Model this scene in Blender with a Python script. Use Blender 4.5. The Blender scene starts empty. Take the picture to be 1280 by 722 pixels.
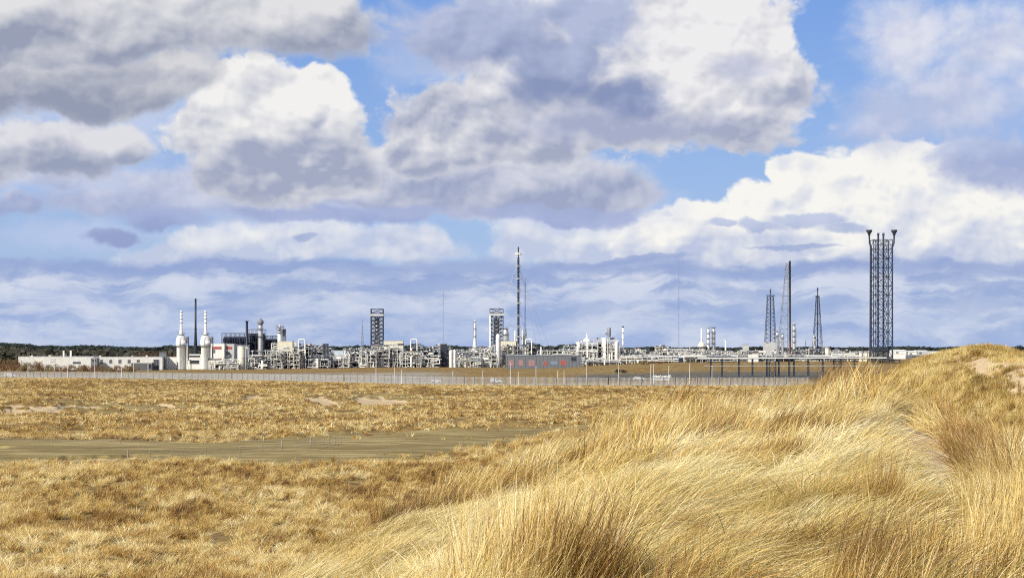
import bpy, math, random
import numpy as np
R_ = math.radians
random.seed(7)
F = 2133.0; CX = 640.0; HY = 438.5        # focal length and horizon of the view, in photo pixels
SC = bpy.context.scene
COL = SC.collection
world = bpy.data.worlds.new("World"); SC.world = world; world.use_nodes = True

# ------------------------------------------------------------------ numpy noise
def _h(ix, iy, seed):
    n = (ix.astype(np.int64)*374761393 + iy.astype(np.int64)*668265263 + seed*974634777) & 0xffffffff
    n = ((n ^ (n >> 13))*1274126177) & 0xffffffff
    n = (n ^ (n >> 16)) & 0xffffffff
    return n/4294967295.0
def vnoise(x, y, seed=0):
    ix = np.floor(x); iy = np.floor(y); fx = x-ix; fy = y-iy
    fx = fx*fx*(3-2*fx); fy = fy*fy*(3-2*fy)
    a = _h(ix, iy, seed); b = _h(ix+1, iy, seed); c = _h(ix, iy+1, seed); d = _h(ix+1, iy+1, seed)
    return (a*(1-fx)+b*fx)*(1-fy)+(c*(1-fx)+d*fx)*fy
def fbm(x, y, seed=0, o=4):
    s = 0; a = 1.0; t = 0
    for i in range(o):
        s = s + a*vnoise(x, y, seed+i*17); t += a; a *= .5; x = x*2.03+11.3; y = y*2.03+5.7
    return s/t
def sstep(a, b, x):
    t = np.clip((x-a)/(b-a), 0, 1); return t*t*(3-2*t)

# ------------------------------------------------------------------ terrain
PXD = np.array([-400,0,150,240,335,435,552,690,800,850,950,1050,1100,1150,1200,1280,1500,2000.])
DD  = np.array([5,6,8,12,16,21,26,31,38,42,50,55,52,45,38,30,26,20.])
YT  = np.array([900,860,790,722,675,622,576,537,497,487,480,464,467,477,492,510,560,600.])
ZD  = -(YT-HY)/F*DD-0.55-np.interp(PXD,[1080,1120],[0,.15])
ZD  = np.clip(ZD, -2.6, -0.6)
SD  = (PXD-CX)/F
def near_dune(x, y):
    yy = np.maximum(y, 3.0); s = x/yy
    D = np.interp(s, SD, DD); Z = np.interp(s, SD, ZD)
    t = np.clip((yy-7)/(np.maximum(D, 9)-7), 0, 1)
    z = -1.68+(Z+1.68)*t
    e = np.maximum(yy-D, 0)
    z = z-(0.10*e+0.030*e*e/(1+0.05*e))
    # the pale trodden sand track on the dune
    z = z-0.22*track_mask(x, y)
    z = z+(fbm(x/2.2, y/2.6, 5, 3)-.5)*.42*np.exp(-e*.05)+(fbm(x/9, y/9, 6, 2)-.5)*.5*sstep(10, 25, y)
    # ground falls away sideways behind the viewer too
    z = np.where(y < 3, -1.68-0.02*np.maximum(np.abs(x)-4, 0)**1.3-0.004*np.maximum(-y, 0)**1.4, z)
    return z
def track_mask(x, y):
    yy = np.maximum(y, 3.0); px = CX+F*x/yy
    py = HY+F*1.75/yy
    c = np.interp(py, [520, 545, 580, 612, 670], [1124, 1142, 1166, 1192, 1215])
    w = np.interp(py, [515, 540, 580, 615, 650], [0, 28, 44, 30, 0])
    r = np.abs(px-c)/np.maximum(w, .01)/1.1+(fbm(x*2.2, y*2.2, 9, 3)-.5)*.9
    return (1-sstep(.75, 1.15, r))*(y > 10)*(y < 50)
XR = (np.array([900,1040,1075,1100,1130,1160,1180,1205,1222,1250,1290,1400,1600,2000])-CX)/F*120
ZR = np.array([-13,-6.5,-3.4,-2.0,-1.15,-.50,-.05,.15,.30,.05,-.35,-1.2,-3,-6.])
def right_dune(x, y):
    e = 120-y
    z = np.interp(x-(120-y)*.06, XR, ZR)
    z = z-np.where(e > 0, .075*e+.0006*e*e, .2*(-e)+.006*e*e)
    z = z+(fbm(x/5+3, y/5, 21, 4)-.5)*1.5*sstep(0, 12, np.abs(e)+5)+(fbm(x/1.6, y/1.6, 23, 3)-.5)*.45
    return z
FPX = np.array([-300, 0, 200, 400, 500, 640, 800, 1000, 1400.])
FY  = np.array([ 900, 828, 800, 715, 668, 645, 637, 637, 637.])
def fence_y(s): return np.interp(CX+F*s, FPX, FY)
def field_masks(x, y):
    """sand, short turf, grey yard, green strip, gravel  (weights)"""
    yy = np.maximum(y, 30.); px = CX+F*x/yy; py = HY+F*13/yy
    n = fbm(x/7, y/14, 31, 4); n2 = fbm(x/2.2, y/5, 33, 3)
    fld = (y > 90)
    def blob(cx, cy, rx, ry, k=.9):
        r = np.hypot((px-cx)/rx, (py-cy)/ry)+(n2-.5)*k+(n-.5)*k*.8
        return 1-sstep(.72, .95, r)
    sand = np.zeros_like(x)
    for a in [(30,512,46,4.2),(60,514,36,5.0),(96,510,44,5.0),(140,511,9,1.6),(20,516,24,1.6),
              (396,498,20,4.8),(410,501,20,4.),(466,499,28,6.),(490,500,30,4.6),(452,498,13,6.),
              (205,506,18,2.6),(320,500,22,2.2),(0,559,17,1.7),
              (150,572,62,2.8),(110,574,40,2.2),(190,569,34,1.8),(490,566,20,.9)]:
        sand = np.maximum(sand, blob(*a))
    # the turf strip with the old track
    top = np.interp(px, [-300,0,300,420,520,620,760,900], [547,549,547,541,538,535,533,533])
    bot = np.interp(px, [-300,0,100,300,420,520,620,700], [587,586,588,584,581,570,553,541])
    w = (n-.5)*7+(n2-.5)*3
    short = sstep(0, 3, py-top+w)*sstep(0, 3, bot-py+w)
    short = np.maximum(short, blob(150, 509, 120, 9, 1.2)*.8)
    short = np.maximum(short, blob(470, 496, 80, 7, 1.0)*.7)
    s = x/yy; fy = fence_y(s)
    base_y = fy
    behind = sstep(0, 6, y-base_y)
    yard = behind*(1-sstep(930, 990, y))*(1-sstep(520, 600, px)*1.0)*sstep(-.1, .15, n-.28+0*n)
    strip = behind*(1-sstep(22, 42, y-base_y))
    yard = np.maximum(yard, strip*.85)
    green = sstep(100, 125, px)*(1-sstep(250, 285, px))*sstep(fy-45, fy-30, y)*(1-sstep(fy-6, fy, y))
    green = np.maximum(green, blob(905, 461, 26, 2.5, .5)*0)
    gravel = behind*sstep(45, 60, y-base_y)*sstep(690, 740, px)*(1-sstep(130, 190, y-base_y))
    return sand*fld, short*fld, yard, green, gravel
ZPX = np.array([-400, 280, 480, 640, 700, 760, 860, 960, 1280, 1700.])
Z12 = np.array([-13, -13, -11.4, -11.2, -10.4, -8.6, -6.4, -5.6, -5.6, -6.])
def base_ground(x, y):
    yy = np.maximum(y, 30.); s = x/yy; px = CX+F*s
    z = np.full_like(x, -13.0)
    amp = sstep(60, 120, y)*(1-sstep(.85, .99, y/fence_y(s)))
    sand, short, yard, green, gravel = field_masks(x, y)
    z = z+amp*(1-.75*short)*((fbm(x/38, y/60, 41, 3)-.5)*4.2+(fbm(x/9, y/13, 43, 3)-.5)*1.7)
    z = z-sand*.9*(y < 620)
    z12 = np.interp(px, ZPX, Z12)
    fy = fence_y(s)
    t = sstep(0, 1, (y-fy-14)/(1150-fy))
    rise = np.where(px > 700, np.clip((y-fy-14)/(1150-fy), 0, 1)**.6, t)
    z = z+(z12+13)*rise*(y > fy)
    # grassy bank before the grey building and right units
    b = np.exp(-((y-860)/42)**2)*sstep(655, 740, px)*(1-sstep(860, 930, px))
    z = z+b*1.7*(.7+.6*fbm(x/20, y/20, 47, 2))
    b = np.exp(-((y-880)/50)**2)*sstep(270, 360, px)*(1-sstep(640, 700, px))
    z = z+b*.7*(.4+1.2*fbm(x/24, y/24, 49, 2))
    far = sstep(1500, 5200, y)
    z = z*(1-far)+far*(3.5+ (fbm(x/900, y/1500, 51, 3)-.5)*22+ np.exp(-((px+40)/70)**2)*26 - sstep(700,1300,px)*3)
    return z
def H(x, y):
    x = np.asarray(x, float); y = np.asarray(y, float)
    b = base_ground(x, y)
    n = np.where(y < 150, near_dune(x, y), -40)
    r = np.where(y < 300, right_dune(x, y), -40)
    r = np.where(y < 50, r-(50-y)*.4, r)
    z = np.maximum(b, np.maximum(n, r))
    # soften the crease where slopes meet the plain
    k = 1.2; m = np.maximum(n, r); h = np.clip(.5+.5*(m-b)/k, 0, 1)
    return np.where(m > -39, b*(1-h)+m*h+k*h*(1-h)*.5, z)
def Hs(x, y): return float(H(np.array([x]), np.array([y]))[0])

# ------------------------------------------------------------------ materials
def mat(name, col, rough=.6, metal=0, var=.12, vscale=.6, spec=.4, streak=0):
    m = bpy.data.materials.new(name); m.use_nodes = True
    nt = m.node_tree; b = nt.nodes['Principled BSDF']
    tc = nt.nodes.new('ShaderNodeTexCoord')
    mp = nt.nodes.new('ShaderNodeMapping'); mp.inputs['Scale'].default_value = (1, 1, .35 if streak else 1)
    no = nt.nodes.new('ShaderNodeTexNoise'); no.inputs['Scale'].default_value = vscale; no.inputs['Detail'].default_value = 5
    no.inputs['Roughness'].default_value = .65
    nt.links.new(tc.outputs['Object'], mp.inputs[0]); nt.links.new(mp.outputs[0], no.inputs[0])
    rp = nt.nodes.new('ShaderNodeValToRGB')
    rp.color_ramp.elements[0].position = .3; rp.color_ramp.elements[1].position = .72
    c = col
    rp.color_ramp.elements[0].color = (c[0]*(1-var*1.6), c[1]*(1-var*1.8), c[2]*(1-var*2.2), 1)
    rp.color_ramp.elements[1].color = (min(1, c[0]*(1+var*.5)), min(1, c[1]*(1+var*.5)), min(1, c[2]*(1+var*.5)), 1)
    nt.links.new(no.outputs[0], rp.inputs[0]); nt.links.new(rp.outputs[0], b.inputs['Base Color'])
    b.inputs['Roughness'].default_value = rough; b.inputs['Metallic'].default_value = metal
    b.inputs['Specular IOR Level'].default_value = spec
    return m
M = dict(
 white=mat('white_paint', (.80,.79,.74), .45, streak=1),
 offwhite=mat('weathered_white_cladding', (.60,.60,.57), .6, streak=1),
 cream=mat('cream_paint', (.70,.66,.52), .5, streak=1),
 lgrey=mat('light_grey_paint', (.50,.51,.51), .5),
 galv=mat('galvanised_steel', (.36,.38,.40), .45, .5),
 grey=mat('grey_cladding', (.15,.16,.18), .6),
 mid=mat('mid_grey_steel', (.22,.24,.27), .55),
 dark=mat('dark_painted_steel', (.028,.034,.052), .5),
 navy=mat('blue_black_steel', (.035,.05,.09), .5),
 black=mat('black_stack_paint', (.012,.014,.024), .5),
 rust=mat('rusty_steel', (.22,.085,.05), .8, var=.3),
 red=mat('red_paint', (.38,.09,.07), .5),
 pink=mat('faded_red_door', (.33,.19,.19), .6),
 blue=mat('blue_grey_panel', (.19,.235,.30), .5),
 lblue=mat('pale_blue_roof', (.50,.60,.70), .5),
 alu=mat('aluminium_lagging', (.62,.63,.63), .35, .55, var=.2),
 grat=mat('deck_grating', (.10,.105,.11), .7),
 wood=mat('weathered_post_wood', (.32,.28,.22), .9, var=.3, vscale=4),
 conc=mat('pale_concrete', (.45,.43,.39), .9),
 bark=mat('tree_bark', (.09,.07,.05), .9),
 farleaf=mat('dark_evergreen_leaves', (.022,.036,.034), .8, var=.4, vscale=.05),
 midleaf=mat('bare_brown_branches', (.16,.095,.06), .9, var=.35, vscale=.08),
 oliveleaf=mat('olive_scrub_leaves', (.062,.062,.046), .9, var=.35, vscale=.08),
 shrub=mat('russet_twigs', (.21,.115,.055), .9, var=.35, vscale=.15),
 gshrub=mat('ochre_twigs', (.20,.15,.06), .9, var=.3, vscale=.15),
)

# ------------------------------------------------------------------ mesh builder
class MB:
    def __init__(s): s.v = []; s.f = []; s.sm = []
    def add(s, vs, fs, smooth=False):
        o = len(s.v); s.v += [tuple(p) for p in vs]; s.f += [tuple(i+o for i in f) for f in fs]; s.sm += [smooth]*len(fs)
        return s
    def box(s, cx, cy, cz, sx, sy, sz):
        x, y, z = sx/2, sy/2, sz/2
        vs = [(cx+a*x, cy+b*y, cz+c*z) for a in (-1, 1) for b in (-1, 1) for c in (-1, 1)]
        return s.add(vs, [(0,1,3,2),(4,6,7,5),(0,4,5,1),(2,3,7,6),(0,2,6,4),(1,5,7,3)])
    def b2(s, x0, x1, y0, y1, z0, z1): return s.box((x0+x1)/2, (y0+y1)/2, (z0+z1)/2, abs(x1-x0), abs(y1-y0), abs(z1-z0))
    def bar(s, p, q, w, n=4):
        w *= 1+random.uniform(-.04, .04)
        return s.tube(p, q, w*.5*(1.2 if n == 4 else 1), n, smooth=False)
    def tube(s, p, q, r, n=10, r2=None, smooth=True, caps=True):
        p = np.array(p, float); q = np.array(q, float); d = q-p; L = np.linalg.norm(d)
        if L < 1e-6: return s
        d /= L; u = np.cross(d, (0, 0, 1.) if abs(d[2]) < .9 else (1., 0, 0)); u /= np.linalg.norm(u); w = np.cross(d, u)
        r2 = r if r2 is None else r2; vs = []
        for c, rr in ((p, r), (q, r2)):
            for i in range(n):
                a = 2*math.pi*(i+.5)/n; vs.append(c+rr*(math.cos(a)*u+math.sin(a)*w))
        fs = [(i, (i+1) % n, n+(i+1) % n, n+i) for i in range(n)]
        s.add(vs, fs, smooth)
        if caps:
            s.add(vs, [tuple(range(n))[::-1], tuple(range(n, 2*n))], False)
        return s
    def poly(s, pts, r, n=8):
        for a, b in zip(pts, pts[1:]): s.tube(a, b, r, n)
        for a in pts[1:-1]: s.ball(a, r*1.02, 6, 8)
        return s
    def lathe(s, prof, c=(0, 0, 0), n=20, axis='z', smooth=True):
        """prof: list of (radius, height)"""
        vs = []
        for r, h in prof:
            for i in range(n):
                a = 2*math.pi*i/n; x, y = r*math.cos(a), r*math.sin(a)
                v = (x, y, h) if axis == 'z' else ((h, x, y) if axis == 'x' else (x, h, y))
                vs.append((v[0]+c[0], v[1]+c[1], v[2]+c[2]))
        fs = [(j*n+i, j*n+(i+1) % n, (j+1)*n+(i+1) % n, (j+1)*n+i) for j in range(len(prof)-1) for i in range(n)]
        s.add(vs, fs, smooth)
        return s
    def ball(s, c, r, k=8, n=12):
        return s.lathe([(max(1e-4, r*math.sin(math.pi*j/k)), -r*math.cos(math.pi*j/k)) for j in range(k+1)], c, n)
    def vessel(s, c, r, L, axis='x', n=16):
        """horizontal or vertical drum with dished ends, length L centred on c"""
        h = L/2-r*.5; pr = []
        for j in range(5): a = math.pi/2*j/4; pr.append((max(1e-4, r*math.sin(a)), -h-r*.5*math.cos(a)))
        for j in range(5): a = math.pi/2*(1-j/4); pr.append((max(1e-4, r*math.sin(a)), h+r*.5*math.cos(a)))
        return s.lathe(pr, c, n, axis)
    def ring(s, c, r, h, w, n=20):
        return s.lathe([(r-w, -h/2), (r, -h/2), (r, h/2), (r-w, h/2), (r-w, -h/2)], c, n, smooth=False)
    def lattice(s, z0, z1, w0, w1, bays, lw, bw, cx=0, cy=0, kind='x', d0=None, d1=None, cx1=None):
        d0 = w0 if d0 is None else d0; d1 = w1 if d1 is None else d1; cx1 = cx if cx1 is None else cx1
        def corner(t, i):
            w = (w0+(w1-w0)*t)/2; d = (d0+(d1-d0)*t)/2; x = cx+(cx1-cx)*t
            sx, sy = ((-1,-1),(1,-1),(1,1),(-1,1))[i]
            return (x+sx*w, cy+sy*d, z0+(z1-z0)*t)
        for i in range(4): s.bar(corner(0, i), corner(1, i), lw)
        for b in range(bays):
            t0, t1 = b/bays, (b+1)/bays
            for i in range(4):
                j = (i+1) % 4
                s.bar(corner(t1, i), corner(t1, j), bw)
                if kind == 'x':
                    s.bar(corner(t0, i), corner(t1, j), bw); s.bar(corner(t0, j), corner(t1, i), bw)
                else:
                    if (b+i) % 2: s.bar(corner(t0, i), corner(t1, j), bw)
                    else: s.bar(corner(t0, j), corner(t1, i), bw)
        return s
    def build(s, name, m, parent=None, k=1.0, loc=None):
        me = bpy.data.meshes.new(name)
        me.from_pydata([(a*k, b*k, c*k) for a, b, c in s.v], [], s.f)
        me.polygons.foreach_set('use_smooth', s.sm)
        me.materials.append(M[m] if isinstance(m, str) else m)
        me.update()
        o = bpy.data.objects.new(name, me); COL.objects.link(o)
        if parent is not None: o.parent = parent
        if loc is not None: o.location = loc
        return o
def tag(o, label=None, cat=None, group=None, kind=None):
    if label: o['label'] = label
    if cat: o['category'] = cat
    if group: o['group'] = group
    if kind: o['kind'] = kind
    return o
def empty(name, label, cat, loc, group=None):
    o = bpy.data.objects.new(name, None); COL.objects.link(o); o.location = loc
    o.empty_display_size = .5
    return tag(o, label, cat, group)
def copy_tree(o, parent=None):
    c = o.copy(); COL.objects.link(c)
    if parent is not None: c.parent = parent
    for ch in list(o.children): copy_tree(ch, c)
    return c
class Thing:
    """an Empty on the ground at photo column px and distance d; parts are drawn in photo pixels and scaled to metres"""
    def __init__(s, name, px, d, label, cat, group=None, zoff=0):
        s.px = px; s.d = d; s.k = d/F
        x = (px-CX)*s.k; s.g = Hs(x, d)+zoff
        s.e = empty(name, label, cat, (x, d, s.g), group)
        s.pb = HY-s.g/s.k
    def x(s, px): return px-s.px
    def z(s, py): return s.pb-py
    def part(s, name, mb, m, parent=None): return mb.build(name, m, parent or s.e, s.k)
def flat(name, verts, faces, m, loc=(0,0,0)):
    me = bpy.data.meshes.new(name)
    verts = np.asarray(verts, np.float32); faces = np.asarray(faces, np.int32)
    nf = len(faces); n = faces.shape[1]
    me.vertices.add(len(verts)); me.vertices.foreach_set('co', verts.ravel())
    me.loops.add(nf*n); me.loops.foreach_set('vertex_index', faces.ravel())
    me.polygons.add(nf); me.polygons.foreach_set('loop_start', np.arange(0, nf*n, n, dtype=np.int32))
    me.materials.append(m); me.update(calc_edges=True); me.validate()
    o = bpy.data.objects.new(name, me); o.location = loc
    return o
def fattr(me, name, arr, dom='POINT'):
    a = me.attributes.new(name, 'FLOAT', dom); a.data.foreach_set('value', np.asarray(arr, np.float32)); return a

# ------------------------------------------------------------------ ground sheet
def N(nt, t, **kw):
    n = nt.nodes.new(t)
    for k, v in kw.items(): setattr(n, k, v)
    return n
def ground_material():
    m = bpy.data.materials.new('ground_surface'); m.use_nodes = True; nt = m.node_tree; L = nt.links.new
    b = nt.nodes['Principled BSDF']; b.inputs['Roughness'].default_value = .95; b.inputs['Specular IOR Level'].default_value = .1
    tc = N(nt, 'ShaderNodeTexCoord')
    def noise(scale, det=6, sx=1, sy=1, rough=.6):
        mp = N(nt, 'ShaderNodeMapping'); mp.inputs['Scale'].default_value = (sx, sy, 1)
        no = N(nt, 'ShaderNodeTexNoise'); no.inputs['Scale'].default_value = scale; no.inputs['Detail'].default_value = det
        no.inputs['Roughness'].default_value = rough
        L(tc.outputs['Object'], mp.inputs[0]); L(mp.outputs[0], no.inputs[0]); return no.outputs[0]
    def ramp(fac, els):
        r = N(nt, 'ShaderNodeValToRGB'); e = r.color_ramp.elements
        e[0].position, e[0].color = els[0][0], (*els[0][1], 1); e[1].position, e[1].color = els[-1][0], (*els[-1][1], 1)
        for p, c in els[1:-1]:
            q = e.new(p); q.color = (*c, 1)
        L(fac, r.inputs[0]); return r.outputs[0]
    def attr(n):
        a = N(nt, 'ShaderNodeAttribute', attribute_name=n); return a.outputs['Fac']
    def mix(f, a, b2):
        x = N(nt, 'ShaderNodeMix', data_type='RGBA'); L(f, x.inputs[0]); L(a, x.inputs[6]); L(b2, x.inputs[7]); return x.outputs[2]
    n1 = noise(.035, 8, 1, .5); n2 = noise(.5, 6); n3 = noise(4, 4)
    straw = ramp(n2, [(.3, (.085,.055,.02)), (.48, (.19,.125,.045)), (.7, (.34,.25,.10))])  # ground colours darkened so gaps between the tufts look shaded
    olive = ramp(n2, [(.3, (.075,.05,.018)), (.5, (.19,.115,.035)), (.75, (.34,.22,.075))])
    g = mix(ramp(n1, [(.42, (0,0,0)), (.6, (1,1,1))]), straw, olive)
    short = ramp(noise(.35, 9, .25, 1.2, .7), [(.34, (.13,.095,.035)), (.5, (.215,.16,.062)), (.64, (.36,.28,.13))])
    g = mix(attr('short'), g, short)
    green = ramp(n2, [(.3, (.09,.10,.03)), (.6, (.20,.20,.06)), (.8, (.38,.32,.13))])
    g = mix(attr('green'), g, green)
    yard = ramp(noise(.05, 6, .4, 2), [(.3, (.17,.145,.105)), (.5, (.24,.21,.16)), (.7, (.31,.27,.205))])
    g = mix(attr('yard'), g, yard)
    gravel = ramp(n2, [(.3, (.05,.045,.035)), (.55, (.11,.10,.08)), (.75, (.17,.15,.11))])
    g = mix(attr('gravel'), g, gravel)
    # far country: fields and woodland tone
    farc = ramp(noise(.0016, 5, 1, .6), [(.35, (.06,.06,.035)), (.5, (.12,.105,.055)), (.62, (.26,.20,.10))])
    g = mix(attr('far'), g, farc)
    sand = ramp(n3, [(.3, (.36,.26,.14)), (.7, (.50,.385,.235))])
    sm = N(nt, 'ShaderNodeMath', operation='MULTIPLY_ADD'); L(n2, sm.inputs[0]); sm.inputs[1].default_value = .7; sm.inputs[2].default_value = -.35
    sa = N(nt, 'ShaderNodeMath', operation='ADD'); L(sm.outputs[0], sa.inputs[0]); L(attr('sand'), sa.inputs[1])
    st = N(nt, 'ShaderNodeMapRange', interpolation_type='SMOOTHSTEP'); L(sa.outputs[0], st.inputs[0]); st.inputs[1].default_value = .4; st.inputs[2].default_value = .6
    g = mix(st.outputs[0], g, sand)
    L(g, b.inputs['Base Color'])
    bp = N(nt, 'ShaderNodeBump'); bp.inputs['Strength'].default_value = .5; bp.inputs['Distance'].default_value = .12
    L(n2, bp.inputs['Height']); L(bp.outputs[0], b.inputs['Normal'])
    return m
def build_ground():
    th = np.concatenate([np.linspace(-math.pi, -.42, 44)[:-1], np.linspace(-.42, .42, 520), np.linspace(.42, math.pi, 44)[1:]])
    r1 = np.geomspace(1.0, 16000, 420)
    py = np.concatenate([np.arange(441, 620, .42)])
    r2 = 13*F/(py-HY)
    r3 = np.linspace(60, 140, 80)
    rr = np.unique(np.concatenate([r1, r2, r3])); keep = [rr[0]]
    for r in rr[1:]:
        if r-keep[-1] > keep[-1]*.0022: keep.append(r)
    rr = np.array(keep)
    T, RR = np.meshgrid(th, rr)
    X = RR*np.sin(T); Y = RR*np.cos(T)
    Z = H(X.ravel(), Y.ravel()).reshape(X.shape)
    nr, na = X.shape
    V = np.stack([X, Y, Z], -1).reshape(-1, 3)
    V = np.concatenate([V, [[0, 0, Hs(0, 0)]]])
    i = np.arange(nr-1)[:, None]*na; j = np.arange(na-1)[None, :]
    A = i+j
    Fq = np.stack([A, A+1, A+na+1, A+na], -1).reshape(-1, 4)
    Fq = Fq[:, ::-1]
    c = nr*na
    cen = np.stack([np.full(na-1, c), np.arange(na-1)+1, np.arange(na-1), np.full(na-1, c)], -1)
    o = flat('ground', V, Fq, ground_material())
    me = o.data
    me.polygons.foreach_set('use_smooth', np.ones(len(me.polygons), bool))
    x, y = V[:, 0], V[:, 1]
    sand, short, yard, green, gravel = field_masks(x, y)
    sand = np.maximum(sand, track_mask(x, y)*1.0)
    sand = np.maximum(sand, rdune_sand(x, y))
    fattr(me, 'sand', sand); fattr(me, 'short', short); fattr(me, 'yard', yard); fattr(me, 'green', green); fattr(me, 'gravel', gravel)
    fattr(me, 'far', sstep(1250, 1600, y)+0*x)
    COL.objects.link(o); tag(o, 'rolling dune ground of straw grassland with sand blowouts and a grey yard behind the long fence', None, None, 'structure')
    return o
def rdune_sand(x, y):
    on = (y > 66)*(y < 124)*(x > 24)
    px = CX+F*x/np.maximum(y, 30); z = right_dune(x, y); py = HY-F*z/np.maximum(y, 30)
    # slips of bare sand running down to the right on the lit face
    q = (px-1200)-1.35*(py-450); al = px+py
    lo = np.interp(px, [1180,1200,1240,1280,1400], [440,441,445,452,480]); hi = np.interp(px, [1180,1205,1230,1262,1280,1400], [446,458,478,492,496,520])
    n = fbm(q/6., al/60., 61, 3)*.55+fbm(x/.7, y/3., 63, 3)*.45
    m = sstep(0, 3, py-lo)*sstep(0, 5, hi-py)*sstep(1182, 1200, px)
    return on*m*sstep(.435, .475, n)
# ------------------------------------------------------------------ grass
def grass_material():
    m = bpy.data.materials.new('dry_grass_blades'); m.use_nodes = True; nt = m.node_tree; L = nt.links.new
    for n in list(nt.nodes): nt.nodes.remove(n)
    out = N(nt, 'ShaderNodeOutputMaterial')
    t = N(nt, 'ShaderNodeAttribute', attribute_name='tint', attribute_type='INSTANCER')
    bc = N(nt, 'ShaderNodeAttribute', attribute_name='bc')
    ad = N(nt, 'ShaderNodeMath', operation='MULTIPLY_ADD'); L(bc.outputs['Fac'], ad.inputs[0]); ad.inputs[1].default_value = .5; L(t.outputs['Fac'], ad.inputs[2])
    r = N(nt, 'ShaderNodeValToRGB'); e = r.color_ramp.elements
    e[0].position = .0; e[0].color = (.19,.095,.028, 1)
    e[1].position = 1.; e[1].color = (.86,.77,.50, 1)
    for p, c in ((.22, (.40,.215,.055)), (.40, (.65,.43,.125)), (.58, (.74,.57,.205)), (.78, (.81,.67,.33))):
        q = e.new(p); q.color = (*c, 1)
    L(ad.outputs[0], r.inputs[0])
    # some living green-yellow blades
    gr = N(nt, 'ShaderNodeAttribute', attribute_name='gr')
    mx = N(nt, 'ShaderNodeMix', data_type='RGBA'); L(gr.outputs['Fac'], mx.inputs[0]); L(r.outputs[0], mx.inputs[6]); mx.inputs[7].default_value = (.30,.29,.06, 1)
    d = N(nt, 'ShaderNodeBsdfPrincipled'); d.inputs['Roughness'].default_value = .45; d.inputs['Specular IOR Level'].default_value = .35
    tr = N(nt, 'ShaderNodeBsdfTranslucent'); ms = N(nt, 'ShaderNodeMixShader'); ms.inputs[0].default_value = .32
    L(mx.outputs[2], d.inputs['Base Color']); L(mx.outputs[2], tr.inputs[0])
    L(d.outputs[0], ms.inputs[1]); L(tr.outputs[0], ms.inputs[2]); L(ms.outputs[0], out.inputs[0])
    return m
GM = grass_material()
def tuft(seed, n, rad, length, width, tilt, bend, spread, segs=5, dry=.5, lean=1.0, green=.1, stalks=0):
    """a patch of grass blades leaning toward +x; returns an object that is not in the scene"""
    g = np.random.default_rng(seed)
    a = g.uniform(0, 2*np.pi, n); rr = rad*np.sqrt(g.uniform(0, 1, n))
    bx, by = rr*np.cos(a), rr*np.sin(a)
    ln = length*g.uniform(.55, 1.15, n); az = g.normal(0, spread, n)*1.0
    ti = np.abs(g.normal(tilt, .16, n)); be = bend*g.uniform(.5, 1.35, n)
    w = width*g.uniform(.6, 1.3, n); roll = g.uniform(-1.0, 1.0, n)
    if stalks:
        k = slice(0, stalks); ti[k] = g.uniform(.1, 1.2, stalks); be[k] = g.uniform(-.1, .15, stalks); az[k] = g.uniform(-3, 3, stalks); w[k] *= 1.4; ln[k] *= 1.0
    S = segs; P = np.zeros((n, S+1, 3)); P[:, 0, 0] = bx; P[:, 0, 1] = by; P[:, 0, 2] = -.05
    ang = ti.copy()
    T = np.zeros((n, S+1, 3))
    for i in range(S+1):
        T[:, i] = np.stack([np.sin(ang)*np.cos(az), np.sin(ang)*np.sin(az), np.cos(ang)], -1)
        if i < S:
            P[:, i+1] = P[:, i]+T[:, i]*(ln/S)[:, None]
            ang = ang+be/S*(.5+1.0*i/S)+g.normal(0, .05, n)
    P[:, :, 2] = np.maximum(P[:, :, 2], -.05+0.10*np.linspace(0, 1, S+1)[None, :])
    side = np.stack([-np.sin(az), np.cos(az), np.zeros(n)], -1)
    up = np.cross(T[:, 1], side)
    sd = side*np.cos(roll)[:, None]+up*np.sin(roll)[:, None]
    wt = np.array([1, 1, .95, .8, .55, .12]) if S == 5 else np.interp(np.linspace(0, 1, S+1), [0, .5, 1], [1, .9, .12])
    A = P-sd[:, None, :]*(w[:, None]*wt[None, :]/2)[..., None]; B = P+sd[:, None, :]*(w[:, None]*wt[None, :]/2)[..., None]
    V = np.stack([A, B], 2).reshape(-1, 3)
    base = np.arange(n)[:, None]*(2*(S+1)); j = np.arange(S)[None, :]*2
    q = base+j
    Fq = np.stack([q, q+1, q+3, q+2], -1).reshape(-1, 4)
    o = flat('grass_tuft', V, Fq, GM)
    bc = np.clip(g.normal(dry, .30, n)-.45*(g.uniform(0, 1, n) < .10), -.2, 1.05); gg = (g.uniform(0, 1, n) < green)*g.uniform(.3, .9, n)
    fattr(o.data, 'bc', np.repeat(bc, 2*(S+1))); fattr(o.data, 'gr', np.repeat(gg, 2*(S+1)))
    o.data.polygons.foreach_set('use_smooth', np.ones(len(o.data.polygons), bool))
    return o
def tuft_collection(name, objs):
    c = bpy.data.collections.new(name)
    for i, o in enumerate(objs):
        o.name = name+'_%02d' % i; c.objects.link(o)
    return c
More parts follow.
